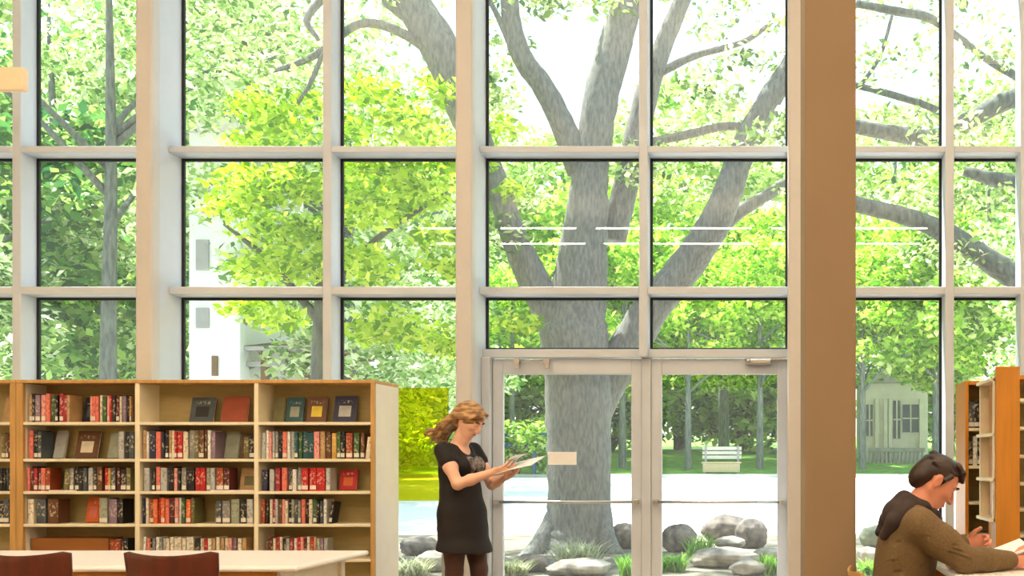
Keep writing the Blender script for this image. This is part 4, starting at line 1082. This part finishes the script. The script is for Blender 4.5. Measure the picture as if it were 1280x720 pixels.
# pale house and brown roofed shelter at the left
Yp = 22.0; sp = F / Yp
ph = empty('building', (at(265, 590, Yp).x, Yp, gz(Yp))); tag(ph, 'tall pale house wall behind the left window beside the maple', 'building')
zp = lambda v: EYE + (VPY - v) / sp - gz(Yp); xp = lambda u: (u - 265) / sp
MB().box(xp(236), xp(300), 0, 3, -.3, zp(165), 0, .02).build('wall', M_cloud, ph)
MB().box(xp(230), xp(306), -.3, 3.2, zp(165), zp(158), 0, .02).build('roof', M_stone, ph)
for v0, v1 in ((210, 245), (300, 338), (385, 410)):
    w_ = MB().box(xp(246), xp(262), -.05, 0, zp(v1), zp(v0), 0, .01).build('window', M_stone2, ph)
MB().box(xp(266), xp(273), -.06, 0, zp(470), zp(445), 0, .01).build('sign_board', M_roof, ph)
Ys = 23.0; ss = F / Ys
st = empty('shelter', (at(350, 590, Ys).x, Ys, gz(Ys))); tag(st, 'low brown roofed shelter with pale beams under the maple', 'shelter')
zs_ = lambda v: EYE + (VPY - v) / ss - gz(Ys); xs_ = lambda u: (u - 350) / ss
bm = bmesh.new(); x0, x1 = xs_(298), xs_(408)
vs = [bm.verts.new(q) for q in ((x0, -.8, zs_(437)), (x1, -.8, zs_(437)), (x1 - .3, 1, zs_(420)), (x0 + .3, 1, zs_(420)), (x1, 2.8, zs_(437)), (x0, 2.8, zs_(437)))]
bm.faces.new(vs[:4]); bm.faces.new((vs[3], vs[2], vs[4], vs[5])); bm.faces.new((vs[0], vs[3], vs[5])); bm.faces.new((vs[1], vs[4], vs[2]))
me = bpy.data.meshes.new('roof'); bm.to_mesh(me); bm.free(); link('roof', me, M_roof, st)
MB().box(x0, x1, -.85, -.7, zs_(443), zs_(438), 0, .01).build('beam', M_stone2, st)
MB().box(x0, x1, -.75, -.6, zs_(462), zs_(456), 0, .01).build('beam', M_stone2, st)
for x in (x0 + .1, 0, x1 - .1): MB().box(x - .07, x + .07, -.75, -.6, -.2, zs_(440), 0, .01).build('post', M_roof, st)
MB().box(x0 + .1, x1 - .1, 1.6, 1.7, -.2, zs_(440), 0, .01).build('back_wall', mat('shelter_brown', (120, 96, 62), .8, noise=.2), st)

# ------------------------------------------------------------------ rocks and plants near the glass
def rock(u0, u1, v0, v1, Y, label, m=M_rock, seed=1, flat=1.0):
    """a boulder filling the pixel box, base on the ground"""
    rg = random.Random(seed); w = (u1 - u0) * Y / F; h = (v1 - v0) * Y / F
    bm = bmesh.new(); bmesh.ops.create_icosphere(bm, subdivisions=4, radius=1)
    offs = [Vector((rg.gauss(0, 1), rg.gauss(0, 1), rg.gauss(0, 1))).normalized() for i in range(16)]; amp = [rg.uniform(.78, .98) for i in offs]
    for v in bm.verts:
        d = v.co.normalized(); r = 1.0
        for o_, a_ in zip(offs, amp):
            q = d.dot(o_)
            if q > 0: r = min(r, a_ / max(q, .01)) if a_ / max(q, .01) < r else r
        v.co = d * (r + .035 * math.sin(9 * d.x + seed) * math.sin(8 * d.y) + .02 * math.sin(17 * d.z + 3 * d.x))
        v.co = Vector((v.co.x * w / 2, v.co.y * w * .38, v.co.z * h / 2 * 1.1))
    zmin = min(v.co.z for v in bm.verts)
    me = bpy.data.meshes.new('boulder'); bm.to_mesh(me); bm.free()
    c = at((u0 + u1) / 2, v1, Y)
    return tag(link('boulder', me, m, None, (c.x, Y, -zmin - h * .1 - .02 + max(0, c.z)), True), label, 'rock', 'rocks in the planting bed')
YG0 = lambda v: F * EYE / (v - VPY)
rock(876, 938, 641, 678, YG0(676), 'large round grey boulder seen through the middle of the right door', M_rock, 2)
rock(918, 960, 645, 684, YG0(683), 'boulder touching the right side of the large round boulder', M_rock, 3)
rock(826, 872, 654, 690, YG0(688), 'grey boulder left of the spiky plant behind the right door', M_rock, 4)
rock(763, 803, 652, 686, YG0(684), 'grey boulder just right of the oak roots', M_rock, 5)
rock(893, 932, 668, 684, YG0(684) - .4, 'small flat pale rock below the large round boulder', M_rock2, 6)
rock(860, 950, 688, 712, YG0(706), 'wide flat pale slab in front of the spiky plant', M_rock2, 7)
rock(936, 985, 684, 700, YG0(698), 'flat pale slab at the right side of the right door', M_rock2, 8)
rock(910, 960, 702, 722, YG0(716), 'pale slab lowest in the right door', M_rock2, 9)
rock(682, 768, 700, 722, YG0(716), 'wide pale slab in front of the oak roots', M_rock2, 10)
rock(640, 690, 694, 716, YG0(712), 'low grey rock left of the oak roots', M_rock, 11)
rock(500, 548, 668, 694, YG0(692), 'low grey rock below the yellow panel', M_rock, 12)
rock(520, 566, 690, 716, YG0(712), 'pale rock left of the woman near the window', M_rock2, 13)
rock(1072, 1114, 655, 684, YG0(682), 'mossy grey rock behind the seated reader', mat('mossy_rock', (140, 150, 124), .95, noise=.4, nscale=5, bump=.5), 14)
rock(1066, 1100, 684, 712, YG0(708), 'pale rock right of the tan pillar', M_rock2, 15)
M_blade = leaf_mat('blade_pale', (150, 160, 110), (196, 202, 160), (232, 232, 206), .4)
M_blade2 = leaf_mat('blade_green', (90, 150, 50), (130, 190, 66), (190, 226, 110), .5)
def tuft(name, u, v, wpx, hpx, n, m, label, seed, spread=1.0):
    Y = YG0(v); w = wpx * Y / F; h = hpx * Y / F; rg = random.Random(seed); V = []; Q = []
    for i in range(n):
        x, y = rg.uniform(-.3, .3) * w, rg.uniform(-.3, .3) * w * .6; an = rg.uniform(0, 6.28); ln = rg.uniform(.6, 1) ; bw = .016 * rg.uniform(.6, 1.2)
        dx, dy = math.cos(an), math.sin(an)
        pts = []
        for k in range(4):
            t_ = k / 3; pts.append((x + dx * w * .5 * ln * t_ ** 1.4 * spread, y + dy * w * .5 * ln * t_ ** 1.4 * spread, h * ln * (t_ - .25 * t_ ** 3) * 1.3))
        b0 = len(V)
        for k, q in enumerate(pts):
            ww = bw * (1 - k / 3.2); V += [(q[0] - dy * ww, q[1] + dx * ww, q[2]), (q[0] + dy * ww, q[1] - dx * ww, q[2])]
        for k in range(3): Q.append((b0 + 2 * k, b0 + 2 * k + 1, b0 + 2 * k + 3, b0 + 2 * k + 2))
    me = np_mesh(name, np.array(V), np.array(Q)); o = link(name, me, m, None, (at(u, v, Y).x, Y, -.03)); return tag(o, label, 'plant')
tuft('spiky_plant', 874, 694, 48, 32, 90, M_blade2, 'spiky green leaved plant among the rocks in the right door', 1)
tuft('grass_clump', 725, 704, 80, 34, 240, M_blade, 'pale dry grass clump in front of the oak roots', 2)
tuft('grass_clump', 786, 722, 34, 36, 160, M_blade2, 'fresh green grass tuft right of the oak roots', 3)
tuft('grass_clump', 962, 716, 34, 30, 120, M_blade2, 'fresh green leafy tuft at the right edge of the right door', 4)
tuft('grass_clump', 842, 712, 44, 26, 160, M_blade2, 'dull green grass clump left side of the right door', 5)
tuft('grass_clump', 640, 716, 60, 24, 160, M_blade, 'pale grass clump beside the woman behind the left door', 6)
tuft('grass_clump', 515, 716, 60, 24, 160, M_blade, 'pale grass clump left of the woman', 7)
tuft('grass_clump', 1090, 716, 60, 22, 140, M_blade2, 'green grass clump behind the seated reader', 8)

# ------------------------------------------------------------------ light and camera
w = bpy.data.worlds.new('sky'); scene.world = w; w.use_nodes = True
nt = w.node_tree; bg = nt.nodes['Background']
tc = nt.nodes.new('ShaderNodeTexCoord'); sx = nt.nodes.new('ShaderNodeSeparateXYZ'); rp = nt.nodes.new('ShaderNodeValToRGB')
e = rp.color_ramp.elements; e[0].position = 0; e[0].color = (1.0, .98, .93, 1); e[1].position = .75; e[1].color = (.42, .66, 1.0, 1)
k = e.new(.3); k.color = (.76, .89, 1.0, 1)
nt.links.new(tc.outputs['Generated'], sx.inputs[0]); nt.links.new(sx.outputs['Z'], rp.inputs[0]); nt.links.new(rp.outputs[0], bg.inputs['Color'])
bg.inputs['Strength'].default_value = 2.1

def sun(energy, vec_to, col, ang):
    l = bpy.data.lights.new('sun', 'SUN'); l.energy = energy; l.color = col; l.angle = R(ang)
    o = bpy.data.objects.new('sun', l); COL.objects.link(o); o.rotation_euler = Vector(vec_to).to_track_quat('Z', 'Y').to_euler(); o.location = (5, 20, 30); return o
sun(16.0, (-.38, .24, 1.0), (1, .97, .90), 1.0)
def area(loc, sx_, sy_, energy, col, rot_=(0, 0, 0)):
    l = bpy.data.lights.new('lamp', 'AREA'); l.shape = 'RECTANGLE'; l.size = sx_; l.size_y = sy_; l.energy = energy; l.color = col
    o = bpy.data.objects.new('ceiling_lamp', l); COL.objects.link(o); o.location = loc; o.rotation_euler = rot_; return o
warm = (1, .87, .71)
for x in (-5.6, -2.0, 1.6):                                       # two rows of slim tubes far behind the camera
    area((x, -3.6, 6.0), 3.2, .05, 34, warm, (R(35), 0, 0)); area((x, -4.6, 5.9), 3.2, .05, 34, warm, (R(35), 0, 0))
for x in (-5, -1, 3):                                             # uplights washing the ceiling
    for y in (-4, .5, 4.5): area((x, y, 5.7), 2.6, .6, 142, warm, (R(180), 0, 0))
area((3.5, 5.4, 6.0), 2, 1, 26, (1, .74, .45))

cam = bpy.data.cameras.new('camera'); co = bpy.data.objects.new('camera', cam); COL.objects.link(co)
co.location = (0, 0, EYE); co.rotation_euler = (R(90), 0, 0)
cam.sensor_width = 36; cam.lens = 36 * F / 1280
cam.shift_x = (640 - VPX) / 1280; cam.shift_y = (VPY - 360) / 1280
cam.clip_end = 500
scene.camera = co
scene.view_settings.view_transform = 'Standard'
scene.view_settings.look = 'None'
scene.view_settings.exposure = 0
scene.cycles.transparent_max_bounces = 24
scene.cycles.max_bounces = 10
